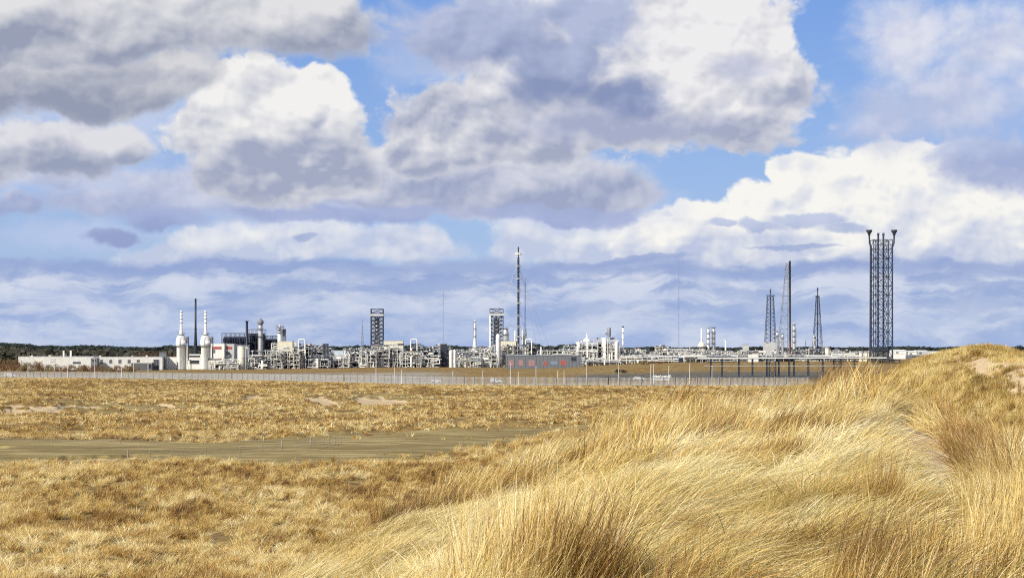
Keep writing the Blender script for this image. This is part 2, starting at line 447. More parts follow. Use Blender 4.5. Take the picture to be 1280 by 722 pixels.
def gn_scatter(name, pts, rot, scl, tint, idx, coll, label):
    me = bpy.data.meshes.new(name); me.vertices.add(len(pts)); me.vertices.foreach_set('co', np.asarray(pts, np.float32).ravel())
    a = me.attributes.new('rot', 'FLOAT_VECTOR', 'POINT'); a.data.foreach_set('vector', np.asarray(rot, np.float32).ravel())
    a = me.attributes.new('scl', 'FLOAT_VECTOR', 'POINT'); a.data.foreach_set('vector', np.asarray(scl, np.float32).ravel())
    fattr(me, 'tint', tint)
    a = me.attributes.new('idx', 'INT', 'POINT'); a.data.foreach_set('value', np.asarray(idx, np.int32))
    me.materials.append(GM)
    o = bpy.data.objects.new(name, me); COL.objects.link(o)
    ng = bpy.data.node_groups.new(name+'_nodes', 'GeometryNodeTree')
    ng.interface.new_socket('Geometry', in_out='INPUT', socket_type='NodeSocketGeometry')
    ng.interface.new_socket('Geometry', in_out='OUTPUT', socket_type='NodeSocketGeometry')
    gi = N(ng, 'NodeGroupInput'); go = N(ng, 'NodeGroupOutput')
    ci = N(ng, 'GeometryNodeCollectionInfo'); ci.inputs[0].default_value = coll; ci.inputs['Separate Children'].default_value = True; ci.inputs['Reset Children'].default_value = True
    ip = N(ng, 'GeometryNodeInstanceOnPoints'); ip.inputs['Pick Instance'].default_value = True
    def na(n, t):
        x = N(ng, 'GeometryNodeInputNamedAttribute', data_type=t); x.inputs[0].default_value = n; return x.outputs[0]
    L = ng.links.new
    L(gi.outputs[0], ip.inputs['Points']); L(ci.outputs[0], ip.inputs['Instance']); L(na('idx', 'INT'), ip.inputs['Instance Index'])
    L(na('rot', 'FLOAT_VECTOR'), ip.inputs['Rotation']); L(na('scl', 'FLOAT_VECTOR'), ip.inputs['Scale'])
    L(ip.outputs[0], go.inputs[0])
    md = o.modifiers.new('scatter', 'NODES'); md.node_group = ng
    tag(o, label, 'grass', None, 'stuff')
    return o
rg = np.random.default_rng(11)
def slope_rot(x, y, yaw, k=.7):
    e = .4; dx = (H(x+e, y)-H(x-e, y))/(2*e); dy = (H(x, y+e)-H(x, y-e))/(2*e)
    dx = np.clip(dx, -.6, .6)*k; dy = np.clip(dy, -.6, .6)*k
    return np.stack([np.arctan(dy), -np.arctan(dx), yaw], -1) if False else np.stack([dy*np.cos(yaw)-dx*np.sin(yaw)*-1*0, -dx*0, yaw], -1)
def sector_pts(n, r0, r1, p0, p1, power=1.0):
    """points spread evenly over the ground in a sector given by photo columns"""
    u = rg.uniform(0, 1, n); y = (r0**(power+1)+(r1**(power+1)-r0**(power+1))*u)**(1/(power+1))
    s = (rg.uniform(p0, p1, n)-CX)/F
    return s*y, y
def pxy(x, y, z): return CX+F*x/np.maximum(y, 1), HY-F*z/np.maximum(y, 1)

def clumps(cx, cy, per, rad, far_k=0.):
    """tufts gathered round clump centres: x, y, distance from the centre 0..1, three random numbers per clump"""
    n = len(cx); r = rad*np.sqrt(rg.uniform(0, 1, (n, per))); a = rg.uniform(0, 2*np.pi, (n, per))
    cr = rg.uniform(.65, 1.35, n)[:, None]
    x = cx[:, None]+r*cr*np.cos(a); y = cy[:, None]+r*cr*np.sin(a)
    R3 = np.repeat(rg.uniform(0, 1, (n, 3)), per, 0)
    return x.ravel(), y.ravel(), (r/rad).ravel(), R3
def near_grass():
    T = []
    for i in range(5): T.append(tuft(100+i, 110, .32, .74, .0066, .92, 1.15, .46, dry=.62, green=.16))          # 0-4 combed pale
    for i in range(4): T.append(tuft(120+i, 120, .25, .66, .0066, .74, 1.1, .55, dry=.46, green=.30))          # 5-8 golden olive
    for i in range(3): T.append(tuft(140+i, 130, .24, .72, .0062, .26, .5, .6, dry=.32, green=.08))           # 9-11 upright brown
    for i in range(3): T.append(tuft(160+i, 70, .26, .50, .0075, .85, .8, 1.6, dry=.62, green=.04, stalks=10)) # 12-14 messy dead
    for i in range(3): T.append(tuft(180+i, 60, .38, .74, .013, .90, 1.1, .46, dry=.58, green=.06, segs=4))     # 15-17 farther pale
    for i in range(2): T.append(tuft(190+i, 60, .32, .75, .013, .42, .8, .5, dry=.38, green=.15, segs=4))       # 18-19 farther golden
    c = tuft_collection('marram_tuft', T)
    n = 18500
    x1, y1 = sector_pts(n, 7, 26, 60, 1420, .6)
    x2, y2 = sector_pts(13000, 26, 75, 300, 1420, .45)
    k1 = int(len(x1)*.105); k2 = int(len(x2)*.165)
    a1 = clumps(x1[:k1], y1[:k1], 6, .27); a2 = clumps(x2[:k2], y2[:k2], 5, .34)
    bx, by = x1[k1:k1+900], y1[k1:k1+900]                      # loose tufts between the clumps
    x = np.concatenate([a1[0], a2[0], bx]); y = np.maximum(np.concatenate([a1[1], a2[1], by]), 5.)
    q = np.concatenate([a1[2], a2[2], np.full(len(bx), .9)]); R3 = np.concatenate([a1[3], a2[3], rg.uniform(0, 1, (len(bx), 3))])
    z = H(x, y); px, py = pxy(x, y, z)
    D = np.interp(x/y, SD, DD)
    tm = track_mask(x, y); tb = np.maximum(track_mask(x*(y+2)/y, y+2), np.maximum(track_mask(x*(y+5)/y, y+5), track_mask(x*(y+9)/y, y+9)))
    keep = (y < D+14)*(tm < .35+.0*x)*(z > -9)
    keep *= (rg.uniform(0, 1, len(x)) < np.where(y < 26, 1, .9))
    # a thin strip beside the track stays sparse
    x, y, z, px, py, tb, q, R3 = [a[keep > 0] for a in (x, y, z, px, py, tb, q, R3)]; n = len(x)
    pa = fbm(x/1.7, y/2.6, 71, 3); pb = fbm(x/5, y/7+9, 73, 3); pc = fbm(x/.8, y/.9, 75, 2)
    brown = sstep(.60, .72, pb)*.6
    # brown upright clumps where the photograph has them
    for cx, cy, rx, ry, w in ((680,752,62,34,.95),(1060,765,45,24,.5),(850,770,50,22,.5),(1050,470,42,24,1.),(852,484,14,14,1.1),(1215,560,60,45,.75),(1185,640,30,40,.8),(1240,690,90,40,.5),(1200,720,60,40,.5),(1240,525,60,22,.8),(560,760,40,20,.2)):
        brown = np.maximum(brown, w*np.exp(-(((px-cx)/rx)**2+((py-18-cy)/ry)**2)))
    messy = sstep(.62, .74, pc)*.7+np.exp(-(((px-1150)/120)**2+((py-725)/26)**2))*.5
    right = sstep(1120, 1190, px)
    u = rg.uniform(0, 1, n)
    far = y > 24
    idx = rg.integers(0, 5, n)
    gold = sstep(.40, .56, pa)
    idx = np.where(u < gold*.5+.12*right, rg.integers(5, 9, n), idx)
    idx = np.where((px < 620) & (u < .7), rg.integers(0, 5, n), idx)
    idx = np.where(rg.uniform(0, 1, n) < brown, rg.integers(9, 12, n), idx)
    idx = np.where((rg.uniform(0, 1, n) < messy*.55), rg.integers(12, 15, n), idx)
    idx = np.where(far & (idx < 5), rg.integers(15, 18, n), idx); idx = np.where(far & (idx >= 5) & (idx < 15), rg.integers(18, 20, n), idx)
    yaw = (fbm(x/2.2, y/3.4, 77, 2)-.5)*2.2+rg.normal(0, .14, n)+(R3[:, 1]-.5)*1.5+.10
    yaw = yaw+right*(1.4+rg.normal(0, .35, n))*sstep(40, 10, y*0+y) if False else yaw+right*(1.9+rg.normal(0, .4, n))*(y > 14)
    tint = .40+(pa-.5)*-.65+(fbm(x/.9, y/1.3, 79, 2)-.5)*.5-brown*.40+rg.normal(0, .05, n)+(R3[:, 0]-.5)*.66
    tint = np.clip(tint, -.18, .62)
    s = (.62+.55*R3[:, 2])*(1.12-.35*q*q)*rg.uniform(.9, 1.1, n)*(1-.15*(idx >= 12)*(idx < 15))
    s = s*np.interp(y, [4, 10, 25, 60], [.62, .85, .95, .72])*(1+np.where(y > 30, .42, .12)*np.minimum(brown, 1)*(idx >= 9)*(idx < 12))
    big = np.exp(-(((px-1058)/38)**2))*(y > 40)*(y < 58)
    s = s*(1+1.0*big)*(1-.68*tb)*np.interp(px, [300, 640, 760], [.68, .8, 1]); small = np.exp(-(((px-850)/10)**2))*(y > 38)*(y < 46); s = s*(1+1.0*small)
    rot = np.stack([rg.normal(0, .1, n), rg.normal(0, .1, n), yaw], -1)
    hs = s*rg.uniform(.8, 1.1, n)*(.38+1.2*fbm(x/1.1, y/1.5, 78, 2))
    gn_scatter('dune_grass', np.stack([x, y, z-.02], -1), rot, np.stack([s, s, hs], -1), tint, idx, c,
               'long wind-combed straw coloured marram grass covering the near dune')
def field_grass():
    T = []
    for i in range(4): T.append(tuft(200+i, 40, .26, .80, .026, .62, 1.3, 1.1, dry=.58, green=.06, segs=3))
    for i in range(3): T.append(tuft(210+i, 40, .22, .72, .026, .40, 1.0, 1.4, dry=.36, green=.10, segs=3))
    for i in range(2): T.append(tuft(220+i, 26, .36, .62, .032, 1.0, .7, 1.0, dry=.72, green=.02, segs=3))
    c = tuft_collection('field_tuft', T)
    x1, y1 = sector_pts(17000, 84, 265, -60, 900, .35); x1, y1, q1, R1 = clumps(x1, y1, 3, .5)
    x2, y2 = sector_pts(3000, 60, 110, 250, 900, 1); x2, y2, q2, R2 = clumps(x2, y2, 3, .5); q = np.concatenate([q1, q2]); R3 = np.concatenate([R1, R2])
    x = np.concatenate([x1, x2]); y = np.concatenate([y1, y2])
    z = H(x, y); sand, short, yard, green, gravel = field_masks(x, y)
    D = np.interp(x/y, SD, DD)
    cl = fbm(x/2.0, y/3.2, 83, 2)
    keep = (y > D+16)*(rg.uniform(0, 1, len(x)) > np.maximum(sand*2, short*1.04))*(R3[:, 2] < .35+1.3*sstep(.30, .5, cl))
    x, y, z, cl, q, R3 = [a[keep > 0] for a in (x, y, z, cl, q, R3)]; n = len(x)
    pa = fbm(x/6, y/12, 85, 3); pf = fbm(x/1.7, y/2.6, 86, 2)
    idx = np.where(rg.uniform(0, 1, n) < sstep(.42, .58, pa), rg.integers(4, 7, n), rg.integers(0, 4, n))
    idx = np.where(rg.uniform(0, 1, n) < .2, rg.integers(7, 9, n), idx)
    yaw = (fbm(x/9, y/14, 87, 2)-.5)*2+rg.normal(0, .3, n)+(R3[:, 1]-.5)*2.2
    tint = np.clip(.22-(pa-.5)*.35+(pf-.5)*.4+(R3[:, 0]-.5)*.58+rg.normal(0, .08, n), -.25, .62)
    s = rg.uniform(.8, 1.2, n)*(.65+.7*R3[:, 1])*(1.15-.3*q)*np.interp(y, [90, 260], [.95, 1.15])
    gn_scatter('field_grass', np.stack([x, y, z-.03], -1), np.stack([rg.normal(0, .12, n), rg.normal(0, .12, n), yaw], -1), np.stack([s, s, s], -1), tint, idx, c,
               'tussocky golden grass on the low ground left of the near dune, up to the bare turf strip')
    # beyond the turf strip
    T = [tuft(240+i, 18, .42, .75, .075, .6, 1.0, 1.3, dry=.5, green=.05, segs=2) for i in range(5)]
    c = tuft_collection('distant_tuft', T)
    x, y = sector_pts(80000, 250, 825, -60, 1130, .15)
    s_ = x/y; z = H(x, y); sand, short, yard, green, gravel = field_masks(x, y)
    cl = fbm(x/4.2, y/9, 93, 3)
    keep = (y < fence_y(s_)-5)*(rg.uniform(0, 1, len(x)) > np.maximum(np.maximum(sand, field_masks(x*(y+6)/y, y+6)[0])*2, short*.97))*(rg.uniform(0, 1, len(x)) < .3+1.4*sstep(.38, .55, cl))
    x, y, z, cl, green = [a[keep > 0] for a in (x, y, z, cl, green)]; n = len(x)
    pa = fbm(x/16, y/34, 95, 3)
    tint = np.clip(.19-(pa-.5)*.5+(cl-.5)*.5+rg.normal(0, .24, n)-green*.15, -.3, .65)
    s = rg.uniform(.6, 1.45, n)*(1-.3*green)
    gn_scatter('far_field_grass', np.stack([x, y, z-.03], -1), np.stack([rg.normal(0, .1, n), rg.normal(0, .1, n), rg.uniform(0, 6.3, n)], -1), np.stack([s, s, s*.9], -1), tint, rg.integers(0, 5, n), c,
               'rough brown and straw grassland between the turf strip and the long security fence')
    # slope of the far right dune
    T = [tuft(260+i, 60, .34, .50, .016, .45, 1.0, .8, dry=.44, green=.18, segs=3) for i in range(4)]+[tuft(270+i, 60, .28, .50, .016, .2, .5, .9, dry=.25, green=.3, segs=3) for i in range(2)]
    c = tuft_collection('slope_tuft', T)
    x, y = sector_pts(6500, 64, 128, 1040, 1420, .8); x, y, q, R3 = clumps(x, y, 4, .5)
    z = H(x, y); sand = rdune_sand(x, y)
    keep = (z > -9)*((sand < .3)*(rdune_sand(x*(y+2)/y, y+2) < .6)+(rg.uniform(0, 1, len(x)) < .07))*(rg.uniform(0, 1, len(x)) < .3+1.3*sstep(.30, .5, fbm(x/1.8, y/2.5, 97, 2)))
    x, y, z, q, R3 = [a[keep > 0] for a in (x, y, z, q, R3)]; n = len(x)
    pa = fbm(x/4, y/6, 99, 3); px, py = pxy(x, y, z)
    tint = np.clip(.20-(pa-.5)*.6+(R3[:, 0]-.5)*.6+rg.normal(0, .08, n), -.3, .5)
    idx = np.where(pa > .55, rg.integers(4, 6, n), rg.integers(0, 4, n)); s = rg.uniform(.55, 1.2, n)
    gn_scatter('slope_grass', np.stack([x, y, z-.02], -1), np.stack([rg.normal(0, .1, n), rg.normal(0, .1, n), rg.normal(.3, .7, n)], -1), np.stack([s, s, s], -1), tint, idx, c,
               'tufted olive and gold grass on the higher sandy dune at the right')

# ------------------------------------------------------------------ sky
def build_sky(sun_el, sun_rot):
    nt = world.node_tree
    for n in list(nt.nodes): nt.nodes.remove(n)
    L = nt.links.new
    out = N(nt, 'ShaderNodeOutputWorld'); bg = N(nt, 'ShaderNodeBackground'); L(bg.outputs[0], out.inputs[0])
    def val(x, sock):
        if hasattr(x, 'links') or isinstance(x, bpy.types.NodeSocket): L(x, sock)
        else: sock.default_value = x
    def mth(op, a, b=0., c=None, clamp=False):
        n = N(nt, 'ShaderNodeMath', operation=op); n.use_clamp = clamp; val(a, n.inputs[0]); val(b, n.inputs[1])
        if c is not None: val(c, n.inputs[2])
        return n.outputs[0]
    def vm(op, a, b=(0, 0, 0)):
        n = N(nt, 'ShaderNodeVectorMath', operation=op); val(a, n.inputs[0]); val(b, n.inputs[1])
        return n.outputs['Value'] if op in ('LENGTH', 'DOT_PRODUCT') else n.outputs[0]
    def mr(x, a, b, c=0., d=1., sm=True):
        n = N(nt, 'ShaderNodeMapRange', interpolation_type='SMOOTHSTEP' if sm else 'LINEAR'); val(x, n.inputs[0])
        for i, q in enumerate((a, b, c, d)): val(q, n.inputs[i+1])
        return n.outputs[0]
    def mixc(f, a, b):
        n = N(nt, 'ShaderNodeMix', data_type='RGBA'); val(f, n.inputs[0])
        for q, s in ((a, n.inputs[6]), (b, n.inputs[7])):
            if isinstance(q, tuple): s.default_value = (*q, 1)
            else: L(q, s)
        return n.outputs[2]
    tc = N(nt, 'ShaderNodeTexCoord'); sx = N(nt, 'ShaderNodeSeparateXYZ'); L(tc.outputs['Generated'], sx.inputs[0])
    az = mth('ARCTAN2', sx.outputs[0], sx.outputs[1])
    hor = mth('SQRT', mth('ADD', mth('MULTIPLY', sx.outputs[0], sx.outputs[0]), mth('MULTIPLY', sx.outputs[1], sx.outputs[1])))
    el = mth('DIVIDE', sx.outputs[2], mth('MAXIMUM', hor, .02))
    # sky chart: azimuth and elevation measured in chart units, for clouds placed around the horizon
    U = mth('MULTIPLY_ADD', mth('TANGENT', mth('MAXIMUM', mth('MINIMUM', az, .6), -.6)), F, CX)
    U = mth('ADD', U, mth('MULTIPLY', mth('SUBTRACT', az, mth('MAXIMUM', mth('MINIMUM', az, .6), -.6)), F))
    W = mth('MULTIPLY_ADD', mth('MINIMUM', el, 3.), -F*1.0, HY)
    cb = N(nt, 'ShaderNodeCombineXYZ'); L(U, cb.inputs[0]); L(W, cb.inputs[1]); P0 = cb.outputs[0]
    def noise(p, sc, det=7, rough=.56, off=(0, 0, 0), col=False, stretch=(1, 1, 1), dist=0.):
        q = vm('ADD', p, off) if off != (0, 0, 0) else p
        q = vm('MULTIPLY', q, tuple(sc*s for s in stretch))
        n = N(nt, 'ShaderNodeTexNoise', noise_dimensions='2D'); n.inputs['Scale'].default_value = 1; n.inputs['Detail'].default_value = det; n.inputs['Roughness'].default_value = rough
        n.inputs['Distortion'].default_value = dist
        L(q, n.inputs['Vector']); return n.outputs['Color'] if col else n.outputs['Fac']
    w1 = vm('SUBTRACT', noise(P0, 1/150., 2, .5, (311, 77, 0), True), (.5, .5, .5))
    w2 = vm('SUBTRACT', noise(P0, 1/26., 3, .6, (31, 177, 0), True), (.5, .5, .5))
    P = vm('ADD', vm('ADD', P0, vm('MULTIPLY', w1, (60, 40, 0))), vm('MULTIPLY', w2, (13, 11, 0)))
    ST = (1, 1.35, 1)
    def voro(p, sc, det, off=(0, 0, 0)):
        q = vm('MULTIPLY', vm('ADD', p, off), (sc, sc*1.25, sc))
        n = N(nt, 'ShaderNodeTexVoronoi', voronoi_dimensions='2D', feature='F1'); n.inputs['Scale'].default_value = 1
        n.inputs['Detail'].default_value = det; n.inputs['Roughness'].default_value = .5; n.inputs['Lacunarity'].default_value = 2.2; n.normalize = True
        L(q, n.inputs['Vector']); return n.outputs['Distance']
    A = noise(P, 1/110., 7, .55, (0, 0, 0), stretch=ST)
    A3 = noise(P0, 1/95., 3, .5, (70, 30, 0), stretch=ST); AL = noise(P0, 1/95., 3, .5, (58, 12, 0), stretch=ST)
    V = voro(P, 1/46., 2.); VL = voro(P, 1/46., 2., (-5, -7, 0))
    relief = mth('ADD', mth('MULTIPLY', mth('SUBTRACT', A3, AL), 1.5), mth('MULTIPLY', mth('SUBTRACT', VL, V), .62))
    nz = mth('ADD', mth('MULTIPLY', mth('SUBTRACT', A, .5), 1.3), mth('MULTIPLY', mth('SUBTRACT', .42, V), .75))
    # blue sky: physical sky, tinted to the deep clean blue of the day
    sky = N(nt, 'ShaderNodeTexSky', sky_type='NISHITA'); sky.sun_disc = False; sky.sun_elevation = sun_el; sky.sun_rotation = sun_rot
    sky.air_density = 1.0; sky.dust_density = .25; sky.ozone_density = 3.0
    nb = vm('MULTIPLY', sky.outputs[0], (.090, .090, .090))
    base_hi = mixc(mr(W, -60., 430., 0., 1., False), (.150, .335, .83), (.40, .53, .83))
    blue = mixc(.7, nb, base_hi)
    col = blue
    def layer(col, ells, top, bot, y0, y1, edge=.16, amp=.55, alpha=1., rel=1.6, lift=0., yn=18., nzs=None):
        f = None
        for (cx, cy, rx, ry) in ells:
            e = mth('SUBTRACT', 1., vm('LENGTH', vm('MULTIPLY', vm('SUBTRACT', P, (cx, cy, 0)), (1/rx, 1/ry, 0))))
            f = e if f is None else mth('SMOOTH_MAX', f, e, .12)
        f = mth('MULTIPLY_ADD', nz if nzs is None else nzs, amp, f)
        a = mth('MULTIPLY', mr(f, .02, .02+edge), alpha)
        yy = mth('MULTIPLY_ADD', mth('SUBTRACT', A, .5), -yn*4, W)
        g = mr(yy, float(y0), float(y1), 0., 1.)
        g = mth('SUBTRACT', g, mth('MULTIPLY', relief, rel), clamp=True)
        # thin edges are brighter than thick cores
        g = mth('MULTIPLY', g, mr(f, 0., .40, .55, 1.), clamp=True)
        c = mixc(g, top, bot)
        return mixc(a, col, c)
    # --- long low bank of stratus near the horizon
    sN = noise(P, 1., 5, .58, (40, 900, 0), stretch=(1/150., 1/27., 1))
    sN2 = noise(P, 1., 5, .6, (0, 400, 0), stretch=(1/90., 1/30., 1))
    # --- bright cumulus bank behind, its broken middle first
    col = layer(col, [(760,306,120,46),(660,298,70,40),(800,320,110,30),(500,306,90,30),(410,300,80,36),(330,304,74,34),(250,316,80,26),(180,322,60,18)],
                (.86,.86,.85), (.52,.58,.75), 245, 345, edge=.42, amp=.85, rel=1.8, yn=8, alpha=.95)
    col = layer(col, [(1105,262,150,78),(1235,285,150,72),(1000,285,110,62),(1130,222,66,44),(1010,232,46,38),(880,305,130,46),(1350,290,120,80),(1500,300,160,70)],
                (.91,.90,.86), (.50,.56,.74), 230, 380, edge=.14, amp=.52, rel=1.7, yn=8)
    col = layer(col, [(955,287,50,9),(1010,280,60,11),(1060,290,36,8),(900,285,26,6),(770,325,110,5),(985,312,70,4),(390,302,26,5)], (.42,.50,.73), (.32,.40,.64), 260, 310, edge=.5, amp=.8, rel=.8, alpha=.75)
    bandtop = mth('MULTIPLY_ADD', mth('SUBTRACT', A, .5), 40., mth('MULTIPLY_ADD', mth('SUBTRACT', sN2, .5), 26., W))
    band = mr(bandtop, 321., 334., 0., 1.)
    bcol = mixc(mth('SUBTRACT', mr(sN, .38, .62), mth('MULTIPLY', relief, -.8), clamp=True), (.31,.40,.65), (.66,.70,.81))
    bcol = mixc(mth('MULTIPLY', mr(bandtop, 356., 338., 0., 1.), .8), bcol, (.28,.37,.64))
    bcol = mixc(mr(W, 318., 440., 0., .75), bcol, mixc(mr(sN2, .4, .65), (.35,.46,.73), (.55,.62,.79)))
    col = mixc(mth('MULTIPLY', band, .93), col, bcol)
    # --- thin veil behind the big clouds
    col = layer(col, [(120,235,260,60),(420,262,260,42),(660,262,200,34),(120,150,300,60),(560,60,110,90),(90,300,160,26)], (.60,.66,.82), (.50,.58,.80), 150, 300, edge=.9, amp=.8, rel=.8, alpha=.75)
    # --- hazy upper right
    col = layer(col, [(1120,60,90,80),(1255,70,120,95),(1190,140,160,66),(1340,120,120,90),(1100,150,80,56)], (.74,.75,.83), (.47,.53,.73), 10, 190, edge=.8, amp=.66, alpha=.93, rel=1.2)
    col = layer(col, [(1235,205,90,40),(1330,215,120,45)], (.50,.56,.75), (.36,.42,.65), 165, 240, edge=.45, amp=.7, alpha=.92, rel=1.2)
    # --- lower grey shelf in the middle and left
    col = layer(col, [(640,228,200,48),(560,252,130,30),(730,240,110,34),(470,225,90,46)], (.70,.71,.78), (.34,.39,.56), 190, 266, edge=.30, amp=.42, rel=1.2)
    col = layer(col, [(250,240,150,36),(130,262,140,22),(330,250,160,30),(20,268,48,18),(60,232,90,22)], (.60,.63,.76), (.335,.395,.61), 215, 285, edge=.5, amp=.62, rel=1.1, alpha=.9)
    col = layer(col, [(195,281,70,15),(135,301,44,11),(450,272,170,14),(690,268,120,12)], (.38,.44,.68), (.28,.34,.58), 265, 305, edge=.5, amp=.85, rel=.8, alpha=.9)
    # --- main cumulus, right of centre
    col = layer(col, [(790,115,240,92),(640,155,165,74),(930,115,122,80),(730,45,220,80),(540,175,90,52),(880,30,120,80)], (.84,.83,.84), (.36,.40,.54), 40, 212, edge=.20, amp=.68, rel=1.5, yn=24)
    col = layer(col, [(610,42,150,70),(700,80,90,62),(740,20,80,50),(780,120,70,36)], (.42,.48,.68), (.235,.29,.49), 0, 130, edge=.60, amp=.80, rel=1.2, alpha=.95)
    col = layer(col, [(925,85,56,26),(800,165,130,24),(720,155,100,30)], (.52,.55,.70), (.38,.42,.60), 60, 190, edge=.7, amp=.85, rel=1.0, alpha=.7)
    # --- white cumulus left of centre
    col = layer(col, [(345,130,92,62),(300,175,92,58),(405,205,68,58),(355,215,125,48),(390,110,50,36)], (.87,.86,.85), (.36,.40,.54), 100, 244, edge=.19, amp=.60, rel=1.4, yn=20)
    # --- left slabs
    col = layer(col, [(70,196,120,44),(-40,200,120,50),(150,190,50,30)], (.72,.72,.77), (.31,.355,.49), 165, 232, edge=.26, amp=.55, rel=1.1)
    col = layer(col, [(110,112,150,50),(-30,110,140,60),(210,100,70,34)], (.66,.66,.69), (.29,.325,.44), 74, 154, edge=.26, amp=.5, rel=1.0)
    col = layer(col, [(200,20,310,66),(60,40,220,60),(390,30,110,52),(-150,20,200,90)], (.74,.74,.76), (.31,.345,.46), -10, 88, edge=.28, amp=.52, rel=1.1)
    # --- rest of the dome, outside the stretch of sky described above
    gp = vm('MULTIPLY', tc.outputs['Generated'], (2.2, 2.2, 5.0))
    g3 = N(nt, 'ShaderNodeTexNoise'); g3.inputs['Scale'].default_value = 1; g3.inputs['Detail'].default_value = 6; L(gp, g3.inputs['Vector'])
    other = mixc(mr(g3.outputs[0], .42, .56), blue, mixc(mr(g3.outputs[0], .5, .7), (.78,.78,.80), (.46,.49,.60)))
    m = mth('MAXIMUM', mr(mth('ABSOLUTE', mth('SUBTRACT', U, 640.)), 850., 1250.), mr(W, -60., -330.))
    col = mixc(m, col, other)
    col = mixc(mr(W, 441., 460., 0., 1.), col, (.20,.18,.12))
    L(col, bg.inputs[0]); bg.inputs[1].default_value = SKYK
    world.cycles.sampling_method = 'MANUAL'; world.cycles.sample_map_resolution = 512
# ------------------------------------------------------------------ gas plant
D0 = 1200.
def white_column(px, label, d=1195, top=388):
    t = Thing('process_column', px, d, label, 'column', 'pair of white chimney columns')
    z = t.z
    zd, zt = z(427), z(417.5)
    b = MB(); pr = [(5.6, -1), (5.6, z(432)), (6.6, z(430.5)), (6.6, zd)]
    for i in range(7): a = math.pi/2*i/6; pr.append((6.6*math.cos(a)*.86+.9, zd+(zt-zd)*math.sin(a)))
    b.lathe(pr, n=28); t.part('column_shell', b, 'white')
    b = MB(); b.lathe([(3., zt-2), (2.2, zt+2), (1.5, zt+8), (1.4, z(top)), (1.1, z(top)), (1.1, z(top)-1.5)], n=16); ch = t.part('chimney', b, 'white')
    for i, py in enumerate((top+2, top+6, top+10.5, top+15)):
        b = MB(); b.ring((0, 0, z(py)), 1.9, .8, .5); t.part('stiffener_ring', b, 'mid', ch)
    b = MB(); b.ring((0, 0, zt-.3), 4.9, .45, 3.2); b.ring((0, 0, zt+1.4), 4.9, .25, .15)
    for i in range(12):
        a = i*math.pi/6; b.bar((4.8*math.cos(a), 4.8*math.sin(a), zt-.3), (4.8*math.cos(a), 4.8*math.sin(a), zt+1.5), .22)
    t.part('platform', b, 'mid')
    b = MB(); b.ring((0, 0, z(432.2)), 7.8, .5, 2.0); b.ring((0, 0, z(430.6)), 7.8, .22, .15)
    for i in range(16):
        a = i*math.pi/8; b.bar((7.7*math.cos(a), 7.7*math.sin(a), z(432.3)), (7.7*math.cos(a), 7.7*math.sin(a), z(430.5)), .2)
    t.part('platform', b, 'mid')
    b = MB(); b.bar((-1.0, -6.9, 0), (-1.0, -6.9, zt), .25); b.bar((.1, -6.9, 0), (.1, -6.9, zt), .25)
    for i in range(int(zt/1.1)): b.bar((-1.0, -6.9, i*1.1+.5), (.1, -6.9, i*1.1+.5), .14)
    t.part('ladder', b, 'mid')
    b = MB(); b.poly([(5.5, -2, z(433)), (8.1, -3, z(433)), (8.1, -3, z(456)), (9.6, -3, z(457.5)), (9.6, -3, 0)], .75); t.part('side_pipe', b, 'white')
    b = MB(); b.poly([(7.0, 1.5, z(421)), (8.9, 1.5, z(421)), (8.9, 1.5, z(450)), (12, 1.5, z(450)), (12, 1.5, 0)], .55); t.part('side_pipe', b, 'mid')
    b = MB(); b.box(7.6, 0, z(425), 2.2, 3, 7.5); t.part('stair_cage', b, 'grey'); b = MB(); b.box(8.1, -1.5, z(441), 2.4, 2.5, 13); t.part('stair_cage', b, 'grey')
    b = MB(); b.lathe([(6.3, -1), (6.3, 1.2), (5.7, 1.2)], n=28, smooth=False); t.part('base_skirt', b, 'conc')

def black_stack():
    t = Thing('chimney_stack', 244.5, 1240, 'tall slim black chimney standing between the two white columns', 'chimney')
    z = t.z; b = MB()
    b.lathe([(1.25, z(410)), (1.15, z(373)), (.7, z(373)), (.7, z(375))], n=14); b.lathe([(2.0, z(430)), (1.25, z(410))], n=14); t.part('stack_shaft', b, 'black')
    b = MB(); b.lathe([(3.3, -1), (3.1, z(440)), (2.05, z(430))], n=14); t.part('stack_base', b, 'black')
    b = MB(); b.ring((0, 0, z(429)), 3.0, .5, 1.4); t.part('platform', b, 'dark'); b = MB(); b.ring((0, 0, z(411)), 1.9, .4, .8); t.part('platform', b, 'dark')

